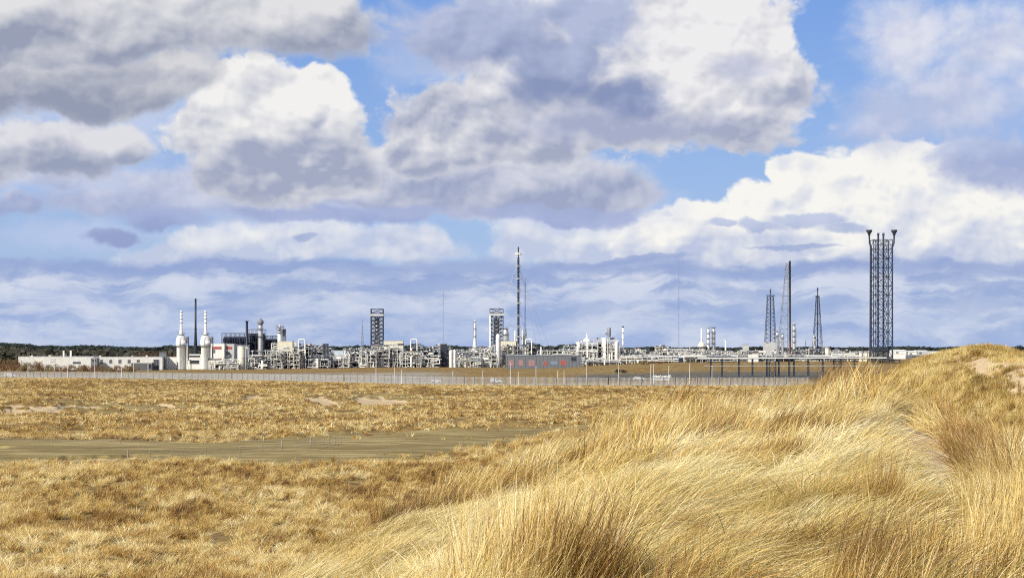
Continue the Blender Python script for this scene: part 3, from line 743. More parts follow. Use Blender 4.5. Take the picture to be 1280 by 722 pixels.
def shed(name, px0, px1, top, d, m, label, cat='building', roofm=None, depth=30, doors=(), windows=(), roofh=.0, group=None, stripe=None, extras=(), joints=0):
    pc = (px0+px1)/2; t = Thing(name, pc, d, label, cat, group); w = px1-px0; z = t.z
    b = MB(); b.b2(-w/2, w/2, 0, depth, -1, z(top)); wl = t.part('wall', b, m)
    b = MB()
    if roofh: b.add([(-w/2-.3, -.4, z(top)), (w/2+.3, -.4, z(top)), (w/2+.3, depth/2, z(top)+roofh), (-w/2-.3, depth/2, z(top)+roofh), (w/2+.3, depth+.4, z(top)), (-w/2-.3, depth+.4, z(top)),
                    (-w/2-.3, -.4, z(top)-.35), (w/2+.3, -.4, z(top)-.35)], [(0,1,2,3),(3,2,4,5),(0,3,5),(1,4,2),(6,7,1,0)])
    else: b.b2(-w/2-.25, w/2+.25, -.25, depth+.25, z(top)+.01, z(top)+.45)
    t.part('roof', b, roofm or 'lgrey')
    for (a, c, y0, y1, mm) in doors:
        b = MB(); b.b2(t.x(a), t.x(c), -.22, -.05, z(y1), z(y0)); dr = t.part('door', b, mm)
        b = MB(); b.b2(t.x(a)-.35, t.x(a), -.3, -.03, z(y1), z(y0)); b.b2(t.x(c), t.x(c)+.35, -.3, -.03, z(y1), z(y0)); b.b2(t.x(a)-.35, t.x(c)+.35, -.32, -.03, z(y0), z(y0)+.4); t.part('door_frame', b, 'mid', dr)
    for (a, c, y0, y1, mm) in windows:
        b = MB(); b.b2(t.x(a), t.x(c), -.2, -.05, z(y1), z(y0)); wd = t.part('window', b, mm)
        b = MB(); b.b2(t.x(a)-.3, t.x(c)+.3, -.45, -.03, z(y1)-.35, z(y1)); t.part('sill', b, 'lgrey', wd)
    if stripe:
        a, c, y0, y1 = stripe; b = MB(); b.b2(t.x(a), t.x(c), -.12, -.04, z(y1), z(y0)); t.part('painted_stripe', b, 'red')
    for j in range(joints*3):
        x = -w/2+w*(j+.5)/(joints*3); b = MB(); b.b2(x-.12, x+.12, -.045, -.01, 0, z(top)-.2); t.part('cladding_joint', b, 'dark')
    for (nm, a, c, y0, y1, mm) in extras:
        b = MB(); b.b2(t.x(a), t.x(c), 1, 3.5, z(y1), z(y0)); t.part(nm, b, mm)
    return t
def louvre_block(px0, px1, top, d, label, m='dark', base=None):
    pc = (px0+px1)/2; t = Thing('louvred_tower', pc, d, label, 'tower'); w = px1-px0; z = t.z
    b = MB(); b.b2(-w/2, w/2, 0, w, -1, z(top)); t.part('casing', b, m)
    b = MB()
    n = max(2, int(w/1.6))
    for i in range(n+1):
        x = -w/2+w*i/n; b.b2(x-.18, x+.18, -.3, .02, 0, z(top)-.2)
    for j in range(1, 5): b.b2(-w/2, w/2, -.2, .01, z(top)*j/5-.12, z(top)*j/5+.12)
    t.part('louvre_frame', b, 'mid')
    b = MB(); b.b2(-w/2-.3, w/2+.3, -.4, w+.3, z(top)+.01, z(top)+.4); t.part('cap', b, 'mid')
def silo(px, r, top, d, label, m='cream', cap='lgrey', group=None):
    t = Thing('storage_silo', px, d, label, 'silo', group); z = t.z
    b = MB(); b.lathe([(r, -1), (r, z(top)-1), (r*.75, z(top)-.2), (.05, z(top))], n=24); t.part('silo_shell', b, m)
    for f in (.12, .5, .9):
        b = MB(); b.ring((0, 0, z(top)*f), r+.15, .35, .2); t.part('band', b, cap)
    b = MB(); b.ring((0, 0, z(top)+.1), r+.5, .3, .5); b.ring((0, 0, z(top)+1.5), r+.5, .2, .15)
    for i in range(10):
        a = i*math.pi/5; b.bar(((r+.4)*math.cos(a), (r+.4)*math.sin(a), z(top)), ((r+.4)*math.cos(a), (r+.4)*math.sin(a), z(top)+1.5), .2)
    t.part('railing', b, cap)
    b = MB(); b.poly([(r+.9, -1, 0), (r+.9, -1, z(top)-2), (r-1, -.5, z(top)-.5)], .35); t.part('side_pipe', b, 'white')
def chimney(px, r, top, d, label, m='white', base=None, bands=True, capm='dark', rtop=None, group=None):
    t = Thing('chimney_stack', px, d, label, 'chimney', group); z = t.z
    b = MB(); b.lathe([(r*1.5, -1), (r*1.4, 3), (r, 6), (rtop or r, z(top)), (r*.7, z(top)), (r*.7, z(top)-1)], n=14); t.part('stack_shaft', b, m)
    if bands:
        for i in range(5):
            b = MB(); b.ring((0, 0, z(top)-1-i*(z(top)-8)/5), r*1.25, .7, .35); t.part('stiffener_ring', b, capm)
    b = MB(); b.ring((0, 0, z(top)-.4), r*1.6, .8, .9); t.part('cap', b, capm)
    return t
def lattice_mast(px, top, d, label, w0=1.2, w1=.8, m='galv', lw=.28, bw=.16, bays=24, guys=(), tip=4, cat='mast', base=None, group=None):
    t = Thing('lattice_mast', px, d, label, cat, group); z = t.z
    b = MB(); b.lattice(-.5, z(top+tip), w0, w1, bays, lw, bw, kind='z'); t.part('lattice', b, m)
    b = MB(); b.tube((0, 0, z(top+tip)-.3), (0, 0, z(top)), .16, 6); t.part('aerial', b, m)
    for (px1, py0, py1) in guys:
        b = MB(); b.tube((0, 0, z(py0)), (t.x(px1), random.uniform(-4, 12), max(0, z(py1))), .055, 4, caps=False); t.part('guy_wire', b, 'galv')
    return t

SMALL = {}
def small_part(root, name, key, m, loc, scl):
    if (key, m) not in SMALL:
        b = MB()
        if key == 'v0': b.box(0, 0, 0, 1, 1, 1)
        elif key == 'v1': b.ball((0, 0, 0), .5, 6, 10); b.tube((0, 0, 0), (0, 0, .9), .12, 6)
        elif key == 'v2': b.tube((-.7, 0, 0), (.7, 0, 0), .3, 8); b.tube((0, 0, 0), (0, 0, .7), .2, 6)
        else: b.box(0, 0, 0, 1, 1, .9); b.tube((-.5, 0, .3), (.7, 0, .3), .3, 8)
        me = bpy.data.meshes.new(name); me.from_pydata(b.v, [], b.f); me.materials.append(M[m]); SMALL[(key, m)] = me
    o = bpy.data.objects.new(name, SMALL[(key, m)]); COL.objects.link(o); o.parent = root; o.location = loc; o.scale = scl
    return o
def process_unit(px0, px1, top, d, label, seed, m='white', levels=None, vm='white', dense=1., name='process_unit', roof=False, arch=False, group=None, depth=16., rails=True):
    rnd = random.Random(seed); pc = (px0+px1)/2; w = px1-px0
    t = Thing(name, pc, d, label, 'gas plant unit' if name == 'process_unit' else 'pipe rack', group); z = t.z; Hh = z(top)
    nl = levels or max(1, int(round(Hh/5.2))); lh = Hh/nl
    nc = max(2, int(round(w/6.5))+1); xs = [-w/2+w*i/(nc-1) for i in range(nc)]
    b = MB(); y0, y1 = 0, depth
    for x in xs:
        for y in (y0, y1): b.bar((x, y, -1), (x, y, Hh), .55)
    for l in range(1, nl+1):
        zz = l*lh
        for y in (y0, y1): b.bar((-w/2, y, zz-.35), (w/2, y, zz-.35), .5)
        for x in xs: b.bar((x, y0, zz-.35), (x, y1, zz-.35), .42)
        for i in range(nc-1):
            if rnd.random() < .35: b.bar((xs[i], y0, zz-lh), (xs[i+1], y0, zz), .28)
    t.part('steel_frame', b, m)
    b = MB()
    for l in range(1, nl+1):
        if l == nl and not roof and rnd.random() < .4: continue
        a = -w/2 if rnd.random() < .6 else -w/2+w*rnd.uniform(0, .4); c = w/2 if rnd.random() < .6 else w/2-w*rnd.uniform(0, .4)
        b.b2(a, c, y0+.4, y1-.4, l*lh-.05, l*lh+.12)
    if b.v: t.part('deck', b, 'grat')
    if rails:
        b = MB()
        for l in range(1, nl+1):
            for h in (.9, 1.7): b.bar((-w/2, y0-.3, l*lh+h), (w/2, y0-.3, l*lh+h), .12)
            n = max(2, int(w/2))
            for i in range(n+1): b.bar((-w/2+w*i/n, y0-.3, l*lh), (-w/2+w*i/n, y0-.3, l*lh+1.7), .12)
        t.part('handrail', b, 'galv' if m != 'white' else 'lgrey')
    for k in range(int(rnd.uniform(2.2, 3.4)*dense*max(1, w/22))):
        l = rnd.randrange(nl+1) if nl > 1 else rnd.randrange(2); r = rnd.uniform(.9, 1.9); L_ = rnd.uniform(4, min(11, max(4.5, w*.5)))
        b = MB(); x = rnd.uniform(-w/2+L_/2, w/2-L_/2) if w > L_ else 0; y = rnd.uniform(.8, 6)
        ax = 'x' if rnd.random() < .6 else 'y'; zz = l*lh+r+.5
        if zz+r > Hh+2.5: zz = max(r, zz-lh)
        b.vessel((x, y+(2 if ax == 'y' else 0), zz), r, L_, ax, 14)
        b.box(x-L_*.25, y, zz-r-.2, .5, 1.2, .9); b.box(x+L_*.25, y, zz-r-.2, .5, 1.2, .9)
        t.part('drum', b, rnd.choice([vm, vm, 'white', 'alu', 'cream']))
    for k in range(int(rnd.uniform(1.2, 2.6)*dense*max(1, w/24))):
        r = rnd.uniform(.7, 1.5); h = rnd.uniform(.35, .95)*Hh; b = MB(); b.vessel((rnd.uniform(-w/2, w/2), rnd.uniform(-2.5, 5), h/2), r, h, 'z', 14)
        t.part('vertical_vessel', b, rnd.choice([vm, 'white', 'alu', 'cream', 'lgrey']))
    for k in range(int(rnd.uniform(4, 6.5)*dense*max(1, w/22))):
        r = rnd.choice([.28, .36, .45, .6]); y = rnd.uniform(-3.2, 4); b = MB(); x = rnd.uniform(-w/2, w/2); zz = rnd.uniform(1, Hh*.95)
        pts = [(x, y, rnd.choice([-.5, zz*.4]))]; pts.append((x, y, zz))
        for j in range(rnd.randint(1, 3)):
            x2 = max(-w/2-1, min(w/2+1, x+rnd.choice([-1, 1])*rnd.uniform(3, w*.6))); pts.append((x2, y, pts[-1][2])); x = x2
            z2 = max(.8, min(Hh+1, pts[-1][2]+rnd.uniform(-.5, .5)*Hh)); pts.append((x, y, z2))
        b.poly(pts, r, 7); t.part('pipe', b, rnd.choice(['white', 'white', 'alu', 'cream', 'lgrey', 'galv']))
    k_ = t.k
    for k in range(min(70, int(w*Hh*.17*dense))):    # small valves, actuators and boxes on every level
        l = rnd.randrange(nl+1); q = rnd.uniform(.5, 1.7); zz = l*lh+q*.5+rnd.choice([0, 0, rnd.uniform(0, 1.6)])
        small_part(t.e, 'valve', rnd.choice(['v0', 'v1', 'v2']), rnd.choice(['white', 'lgrey', 'cream', 'white', 'alu', 'galv']), (rnd.uniform(-w/2, w/2)*k_, rnd.uniform(-1.5, 7)*k_, zz*k_), (q*k_*rnd.uniform(.7, 1.6), q*k_, q*k_))
    for k in range(min(45, int(w*Hh*.10*dense))):  # dark equipment boxes, number raised so gaps between parts look shaded
        l = rnd.randrange(nl+1); q = rnd.uniform(.7, 2.3)
        small_part(t.e, 'pump_housing', 'v3', rnd.choice(['dark', 'black', 'navy', 'dark', 'mid', 'rust' if rnd.random() < .3 else 'dark']), (rnd.uniform(-w/2, w/2)*k_, rnd.uniform(.5, 8)*k_, (l*lh+q*.5)*k_), (q*k_*rnd.uniform(.7, 1.9), q*k_, q*k_))
    b = MB(); b.b2(-w/2+1, w/2-1, depth-1.5, depth-1.2, 0, Hh*.86)  # dark sheet added so gaps in the pipework look shaded
    t.part('dark_backing', b, rnd.choice(['dark', 'grat', 'navy']))
    if arch:
        for (a, c, py) in arch:
            b = MB(); zt = z(py); r = .75; xa, xc = t.x(a), t.x(c)
            b.poly([(xa, -2, 0), (xa, -2, zt-1.2), (xa+1, -2, zt), (xc-1, -2, zt), (xc, -2, zt-1.2), (xc, -2, Hh*.55)], r, 8); t.part('arched_pipe', b, 'white')
    return t
def fan_rack(px0, px1, top, base, d, label, m='navy', n=5):
    """dark steel frame carrying a row of air coolers"""
    pc = (px0+px1)/2; w = px1-px0; t = Thing('air_cooler_rack', pc, d, label, 'steel structure'); z = t.z; Hh = z(top)
    b = MB(); nb = n*2
    for i in range(nb+1):
        x = -w/2+w*i/nb
        for y in (0, 9, 18): b.bar((x, y, -1), (x, y, Hh), .5)
    for zz in (Hh, Hh*.85, Hh*.68, Hh*.5, Hh*.3):
        for y in (0, 9, 18): b.bar((-w/2, y, zz), (w/2, y, zz), .5)
        for i in range(nb+1): b.bar((-w/2+w*i/nb, 0, zz), (-w/2+w*i/nb, 18, zz), .4)
    for i in range(nb):
        b.bar((-w/2+w*i/nb, 0, Hh*.3), (-w/2+w*(i+1)/nb, 0, Hh*.68), .35); b.bar((-w/2+w*(i+1)/nb, 0, Hh*.5), (-w/2+w*i/nb, 0, Hh*.85), .3)
    t.part('steel_frame', b, m)
    for i in range(n):
        x = -w/2+w*(i+.5)/n; b = MB(); b.lathe([(w/n*.22, Hh*.68), (w/n*.42, Hh*.80), (w/n*.42, Hh*.86)], (x, 6, 0), 14); b.box(x, 9, Hh*.64, w/n*.86, 16, 2.0); t.part('fan_unit', b, 'dark')
    b = MB(); b.box(0, 9, Hh*.5+.3, w*.98, 17, .5); t.part('deck', b, 'dark')
    b = MB(); b.b2(-w/2+.5, w/2-.5, 12, 12.4, 0, Hh*.9); t.part('dark_backing', b, 'dark')  # dark sheet added to fill the gaps in the rack
def frame_tower(px0, px1, top, d, label, m='dark', cm='alu', head=None, cage=4, panel=None):
    pc = (px0+px1)/2; w = px1-px0; t = Thing('column_tower', pc, d, label, 'tower'); z = t.z; Hh = z(top)
    b = MB(); nb = int(Hh/4.6); b.lattice(-1, Hh, w, w, nb, .85, .52, kind='x', d0=w*.9, d1=w*.9)
    b.bar((0, -w*.45, 0), (0, -w*.45, Hh*.92), .5); t.part('steel_frame', b, m)
    b = MB(); b.lathe([(w*.24, -1), (w*.24, Hh*.45), (w*.2, Hh*.5), (w*.2, Hh*.82), (.1, Hh*.86)], n=16); t.part('column_shell', b, cm)
    rn = random.Random(int(px0)); b = MB()
    for i in range(nb):
        zz = Hh*(i+.5)/nb
        if zz > Hh*.84: break
        b.box(0, 0, zz, w*.96, w*.86, .25)
        for q in range(2): b.ball((rn.uniform(-.4, .4)*w, -w*.35, zz+1.2), rn.uniform(.7, 1.3), 6, 10)
    t.part('platform', b, 'mid')
    b = MB()
    for q in range(3):
        x = (-.36, .3, .12)[q]*w; b.tube((x, -w*.4, 0), (x, -w*.4, Hh*(.84-.14*q)), .4, 7)
    t.part('riser_pipe', b, 'lgrey')
    if head:
        y0, y1 = head; b = MB(); b.b2(-w*.56, w*.56, -w*.55, w*.5, z(y1), z(y0)); t.part('head_platform', b, 'lgrey')
    if panel:
        b = MB(); b.b2(-w*.56, -w*.44, -w*.55, -w*.4, 0, z(head[1]) if head else Hh*.9); t.part('white_riser', b, 'white')  # white strip up the left edge of the frame
    return t
def slim_column(px, r, top, d, label, m='alu', plat=3, m2='dark', basecone=0, group=None, pipe=True, side=None):
    t = Thing('process_column', px, d, label, 'column', group); z = t.z; Hh = z(top)
    b = MB()
    if basecone: b.lathe([(basecone, -1), (basecone, 22), (basecone*.55, 28), (r*1.5, 34), (r, 40), (r*.8, Hh), (.05, Hh+r*.4)], n=16)
    else: b.lathe([(r, -1), (r, Hh*.8), (r*.9, Hh-r*.5), (.05, Hh)], n=16)
    t.part('column_shell', b, m)
    for i in range(plat):
        zz = Hh*(1-.16*i-.03); b = MB(); b.ring((0, 0, zz), r+1.3, .35, 1.2); b.ring((0, 0, zz+1.5), r+1.3, .18, .14)
        for k in range(8): a = k*math.pi/4; b.bar(((r+1.2)*math.cos(a), (r+1.2)*math.sin(a), zz), ((r+1.2)*math.cos(a), (r+1.2)*math.sin(a), zz+1.5), .16)
        t.part('platform', b, m2)
    if pipe:
        b = MB(); b.tube((r+.6, -.5, 0), (r+.6, -.5, Hh*.9), .32, 7); b.bar((-r-.5, -.5, 0), (-r-.5, -.5, Hh*.95), .4); t.part('side_pipe', b, 'mid')
    return t

def guyed_flare():
    t = Thing('flare_stack', 648, 1215, 'tallest guyed lattice flare mast with ring platforms, rising over the grey building', 'flare stack'); z = t.z
    b = MB(); b.lattice(-.5, z(322), 3.0, 2.3, 30, .55, .30, kind='z'); t.part('lattice', b, 'dark')
    b = MB(); b.tube((0, 0, 0), (0, 0, z(311)), .62, 10); b.lathe([(.55, z(316)), (.9, z(311)), (.9, z(308.5)), (.6, z(308.5))], n=10); t.part('flare_pipe', b, 'dark')
    for i, py in enumerate((317.5, 333, 348.5, 364, 379, 394.5, 409, 421)):
        b = MB(); r = 4.2 if i == 0 else 3.4; b.ring((0, 0, z(py)), r, .8 if i else 1.7, 2.2); b.ring((0, 0, z(py)+1.6), r, .22, .16)
        for k in range(8): a = k*math.pi/4; b.bar((r*math.cos(a), r*math.sin(a), z(py)), (r*math.cos(a), r*math.sin(a), z(py)+1.6), .2)
        t.part('platform', b, 'white' if i == 0 else 'lgrey')  # pale paint makes the platforms look sunlit, the top one most
    for s, (a, y0, y1) in enumerate([(626, 326, 400), (617, 334, 412), (613, 334, 420), (672, 326, 436), (681, 334, 440), (690, 334, 442), (640, 365, 430), (664, 380, 440)]):
        b = MB(); b.tube((0, 0, z(y0)), (t.x(a)*(1 if a > 648 else 1.2), 10 if s % 2 else -10, max(0, z(y1))), .17, 4, caps=False); t.part('guy_wire', b, 'galv')
    for (x0, x1, y0, tp) in ((-5.5, -3.8, -1, 413), (4, 5.6, 0, 412), (-3.6, -1, 0, 420)):
        b = MB(); b.b2(x0, x1, y0, y0+2, 0, z(tp)); t.part('riser_duct', b, 'white')
def four_flare():
    t = Thing('flare_tower', 1101.5, 1010, 'big dark square lattice tower carrying flares with flared cups at both upper corners', 'flare tower'); z = t.z
    zt = z(300); b = MB(); b.lattice(z(449), zt, 24, 23, 13, 1.1, .62, kind='z', d0=22, d1=21); b.lattice(z(449), zt, 10.5, 10.5, 13, .7, .45, kind='x', d0=20, d1=20); 
    for s in (-1, 1): b.bar((s*5.5, -11, z(449)), (s*5.2, -10.6, zt), .5)
    for py in (300, 307, 316):
        b.bar((-11.6, -10.8, z(py)), (11.6, -10.8, z(py)), .8)
    t.part('lattice', b, 'navy')
    for i in range(2):
        x = (-1, 1)[i]; top = 288
        b = MB(); b.poly([(x*13.4, -3, z(449)), (x*13.2, -3, z(309)), (x*15.2, -3, z(304)), (x*15.6, -3, z(294.5))], 1.0, 10); fp = t.part('flare_pipe', b, 'dark')
        b = MB(); b.lathe([(1.1, z(295)), (1.8, z(292.5)), (3.8, z(289)), (3.8, z(287.5)), (3.0, z(287.5)), (1.2, z(292))], (x*15.6, -3, 0), 16); t.part('flare_cup', b, 'dark', fp)
    for x in (-3.3, 3.2):
        b = MB(); b.tube((x, 2, z(449)), (x, 2, z(292)), 1.15, 10); b.lathe([(1.2, z(295)), (1.5, z(293)), (1.5, z(291)), (.9, z(291))], (x, 2, 0), 12); t.part('flare_pipe', b, 'navy')
    b = MB()
    for py in (336, 363, 390, 418, 440): b.box(0, 0, z(py), 24, 21, .35)
    b.v and None
    b2 = MB()
    for py in (323, 349, 376, 404, 430):
        for s in (-1, 1): b2.box(s*9, -8, z(py), 5, 4, .3)
    t.part('platform', b2, 'dark')
    b = MB(); b.lattice(-1, z(449), 26, 26, 1, 1.5, .8, kind='x'); b.box(0, 0, z(449.2), 30, 28, 1.1); t.part('base_frame', b, 'dark')
    b = MB(); 
    for i in range(5): b.tube((-10+i*5, -14, 0), (-10+i*5, -14, z(450)), .7, 8); b.ball((-10+i*5, -14, z(453)), 1.2, 6, 10)
    b.b2(12, 22, -12, -4, z(450), z(449)); b.b2(13, 14, -12, -11, 0, z(450)); b.b2(20, 21, -12, -11, 0, z(450)); t.part('manifold', b, 'dark')
def leaning_flare():
    t = Thing('flare_tower', 980.5, 1090, 'tapering pale lattice tower with a black flare pipe up its right side', 'flare tower'); z = t.z
    b = MB(); zt = z(329); n = 15
    def c(tt, i): 
        xl = -9.5+(4.8+9.5-.6)*tt if False else -9.2+11.6*tt; xr = 5.0; w = (14-8*tt)/2; yy = (-1, -1, 1, 1)[i]*w; return ((xl, xr, xr, xl)[i], yy, -1+(zt+1)*tt)
    for i in range(4): b.bar(c(0, i), c(1, i), .6)
    for k in range(n):
        t0, t1 = k/n, (k+1)/n
        for i in range(4):
            j = (i+1) % 4; b.bar(c(t1, i), c(t1, j), .42)
            if (k+i) % 2: b.bar(c(t0, i), c(t1, j), .28)
            else: b.bar(c(t0, j), c(t1, i), .28)
    t.part('lattice', b, 'mid')
    b = MB(); b.lathe([(1.35, z(428)), (1.25, z(327)), (1.45, z(326)), (.9, z(326))], (6.8, 0, 0), 14); p = t.part('flare_pipe', b, 'black')
    b = MB(); b.lathe([(1.5, -1), (1.5, z(427))], (6.8, 0, 0), 14); t.part('lower_pipe', b, 'rust', p)
def taper_flare(px, top, d, label, wt, wb, m, tip, lw=.5, base=None, col=None, topw_y=None, plat=()):
    t = Thing('flare_tower', px, d, label, 'flare tower'); z = t.z
    zt = z(topw_y or top+tip); b = MB(); b.lattice(z(base) if base else -1, zt, wb, wt, 11, lw, lw*.62, kind='x'); t.part('lattice', b, m)
    b = MB(); b.tube((0, 0, 0), (0, 0, z(top+1.5)), .6, 8); b.lathe([(.4, z(top+5)), (.95, z(top+3)), (.95, z(top+1.2)), (.3, z(top))], n=10); t.part('flare_pipe', b, m)
    for py in plat:
        b = MB(); r = wt*.7+.6; b.ring((0, 0, z(py)), r, .5, r*.5, 12); b.ring((0, 0, z(py)+1.4), r, .2, .15, 12); t.part('platform', b, m)
    if base:
        b = MB(); b.b2(-wb*.62, wb*.62, -wb*.4, wb*.6, -1, z(base)); t.part('base_block', b, 'lgrey')
    if col:
        b = MB(); b.lathe([(1.6, -1), (1.6, z(col)), (.1, z(col)+1)], (-4, -1, 0), 12); 
        for k in range(6): b.ring((-4, -1, z(col)*(k+1)/6.5), 2.5, .4, 1)
        t.part('side_column', b, 'lgrey')
def pipe_bridge():
    d = 720; t = Thing('pipe_bridge', 960, d, 'long pipe bridge on dark trestle legs crossing the tan slope below the plant', 'pipe bridge'); z = t.z
    for i in range(3):
        b = MB(); b.tube((t.x(872), i*3.0, z(447.2-.1*i)), (t.x(1108), i*3.0, z(446.6-.1*i)), .62, 8); t.part('pipe', b, 'galv')
    b = MB(); b.tube((t.x(872), -1.8, z(447.8)), (t.x(1108), -1.8, z(447.2)), .5, 8); t.part('pipe', b, 'white')
    b = MB(); b.bar((t.x(872), -1.2, z(449.2)), (t.x(1108), -1.2, z(448.4)), .7); t.part('girder', b, 'dark'); b = MB(); b.bar((t.x(872), 7, z(449.2)), (t.x(1108), 7, z(448.4)), .7); t.part('girder', b, 'dark')
    b = MB(); b.tube((t.x(880), -2.2, z(457)), (t.x(1100), -2.2, z(457)), .35, 6); t.part('lower_pipe', b, 'lgrey')
    for px in (889, 903, 924, 941, 959, 974, 987, 993, 1011, 1029, 1043, 1052, 1069, 1086):
        x = t.x(px); b = MB(); k = t.k; 
        g = Hs((px-CX)*k, d)-t.g; zb = g/k-2
        for y in (-1.2, 7): b.bar((x, y, zb), (x, y, z(448.2)), 1.25)
        b.bar((x, -1.6, z(448.6)), (x, 7.5, z(448.6)), .7); b.bar((x, -1.2, z(457)), (x, 7, z(457)), .5); t.part('trestle_leg', b, 'dark')
    for (px, w) in ((966, 8), (1047, 7)):
        x = t.x(px); b = MB(); zb = (Hs((px-CX)*t.k, d)-t.g)/t.k-1
        b.lattice(zb, z(451), w, w, 2, .6, .4, cx=x, cy=3); t.part('valve_platform', b, 'dark')
def fence(p0, p1, label, hpx=9.5, first=True):
    """palisade fence following the ground"""
    x0, y0 = p0; x1, y1 = p1; L = math.hypot(x1-x0, y1-y0); n = int(L/4.0)
    root = empty('security_fence', label, 'fence', (x0, y0, Hs(x0, y0)), 'long grey security fence')
    gx, gy, gz = x0, y0, Hs(x0, y0); ux, uy = (x1-x0)/L, (y1-y0)/L
    hgt = 3.1; b = MB(); zs = []
    for i in range(n+1):
        s = L*i/n; X, Y = x0+ux*s, y0+uy*s; zs.append((X-gx, Y-gy, Hs(X, Y)-gz))
    for i in range(n):
        A, B = zs[i], zs[i+1]
        for h in (.5, hgt-.45):
            b.bar((A[0], A[1], A[2]+h), (B[0], B[1], B[2]+h), .07)
        m = 9
        for k in range(m):
            f = (k+.5)/m; X = A[0]+(B[0]-A[0])*f; Y = A[1]+(B[1]-A[1])*f; Z = A[2]+(B[2]-A[2])*f
            b.box(X, Y, Z+hgt/2, .145, .03, hgt)
    b.build('pale_panel', 'galvp', root)
    for i in range(n+1):
        c = MB(); A = zs[i]; c.box(A[0], A[1]-.12, A[2]+hgt/2+.1, .26, .16, hgt+.5); c.bar((A[0], A[1]-.12, A[2]+hgt+.3), (A[0], A[1]-.5, A[2]+hgt+.75), .14); c.build('post', 'mid', root)
def wire_fence(pts, label, spacing=9, h=1.15, group='wire stock fences beside the turf strip'):
    P = []
    for (a, b_) in zip(pts, pts[1:]):
        L = math.hypot(b_[0]-a[0], b_[1]-a[1]); n = max(1, int(L/spacing))
        for i in range(n): P.append((a[0]+(b_[0]-a[0])*i/n, a[1]+(b_[1]-a[1])*i/n))
    P.append(pts[-1]); P = P[:95]
    o = (P[0][0], P[0][1], Hs(*P[0])); root = empty('wire_fence', label, 'fence', o, group)
    Q = [(p[0]-o[0], p[1]-o[1], Hs(*p)-o[2]) for p in P]; w = MB()
    for a, b_ in zip(Q, Q[1:]):
        for hh in (.35, .7, 1.0): w.tube((a[0], a[1], a[2]+hh), (b_[0], b_[1], b_[2]+hh), .012, 3, caps=False)
    w.build('wire', 'galv', root)
    r = random.Random(len(P))
    for i, q in enumerate(Q):
        c = MB(); hh = h*r.uniform(.9, 1.15)*(1.25 if i % 6 == 0 else 1); c.tube((q[0], q[1], q[2]-.1), (q[0]+r.uniform(-.12, .12), q[1], q[2]+hh), .05 if i % 6 else .075, 6); c.build('post', 'wood', root)
    return root
def G(px, py, z=-13.): # ground point of the low plain seen at this spot
    d = -z*F/(py-HY); return ((px-CX)/F*d, d)

SHP = {}
def crown_mesh(key, kind, seed):
    if key in SHP: return SHP[key]
    r = np.random.default_rng(seed); vs = []; fs = []
    lob = [(r.uniform(-.55, .55), r.uniform(-.4, .4), r.uniform(.45, .95), r.uniform(.28, .5)) for _ in range(9)] if kind != 'conifer' else [(r.normal(0, .05), 0, .25+.11*i, .42-.055*i) for i in range(7)]
    n = 1100 if kind == 'twig' else 520
    if kind == 'twig': lob = [(r.uniform(-.7, .7), r.uniform(-.4, .4), r.uniform(.12, .85), r.uniform(.22, .4)) for _ in range(16)]
    for i in range(n):
        lx, ly, lz, lr = lob[i % len(lob)]
        v = r.normal(0, 1, 3); v /= np.linalg.norm(v); rad = lr*r.uniform(.55, 1.05)
        c = np.array([lx, ly, lz])+v*rad*np.array([1, 1, .8])
        s = r.uniform(.035, .085); a = r.normal(0, 1, 3); a /= np.linalg.norm(a); b = np.cross(a, r.normal(0, 1, 3)); b /= np.linalg.norm(b)
        if kind == 'twig': a = np.array([r.normal(0, .35), r.normal(0, .3), 1.]); s *= 1.3; b = b*.22
        o = len(vs); vs += [c-a*s-b*s*.6, c+b*s, c+a*s+b*s*.3, c-b*s*.9]; fs.append((o, o+1, o+2, o+3))
    me = bpy.data.meshes.new('crown'); me.from_pydata([tuple(v) for v in vs], [], fs); me.update(); SHP[key] = me
    return me
TREEPARTS = {}
def tree(px, top, d, w, label, cat='tree', m='farleaf', kind='round', name=None, group='trees on the far skyline', zoff=0, seed=0):
    k = d/F; x = (px-CX)*k; g = Hs(x, d)+zoff; hgt = (HY-top)*k-g
    if hgt < 1.5: hgt = 1.5
    name = name or ('pine_tree' if kind == 'conifer' else ('shrub' if kind == 'twig' else 'broadleaf_tree'))
    root = empty(name, label, cat, (x, d, g), group)
    key = (kind, seed % 5, m); me = crown_mesh((kind, seed % 5), kind, 50+seed % 5)
    if key not in TREEPARTS:
        mm = me.copy(); mm.materials.clear(); mm.materials.append(M[m]); TREEPARTS[key] = mm
    c = bpy.data.objects.new('crown' if kind != 'twig' else 'twigs', TREEPARTS[key]); COL.objects.link(c); c.parent = root
    zf = hgt/1.32; c.scale = (w*k*.55*1.1, w*k*.5, zf)
    if 'trunk' not in TREEPARTS:
        b = MB(); b.tube((0, 0, -.1), (0, 0, .6), .035, 7, .02)
        for q in range(5): b.tube((0, 0, .3+.05*q), (.3*math.cos(q*2.2), .3*math.sin(q*2.2), .7+.04*q), .014, 5, .006)
        me2 = bpy.data.meshes.new('trunk'); me2.from_pydata(b.v, [], b.f); me2.materials.append(M['bark']); TREEPARTS['trunk'] = me2
    tr = bpy.data.objects.new('trunk' if kind != 'twig' else 'stem', TREEPARTS['trunk']); COL.objects.link(tr); tr.parent = root; tr.scale = (w*k*.5, w*k*.5, zf)
    return root
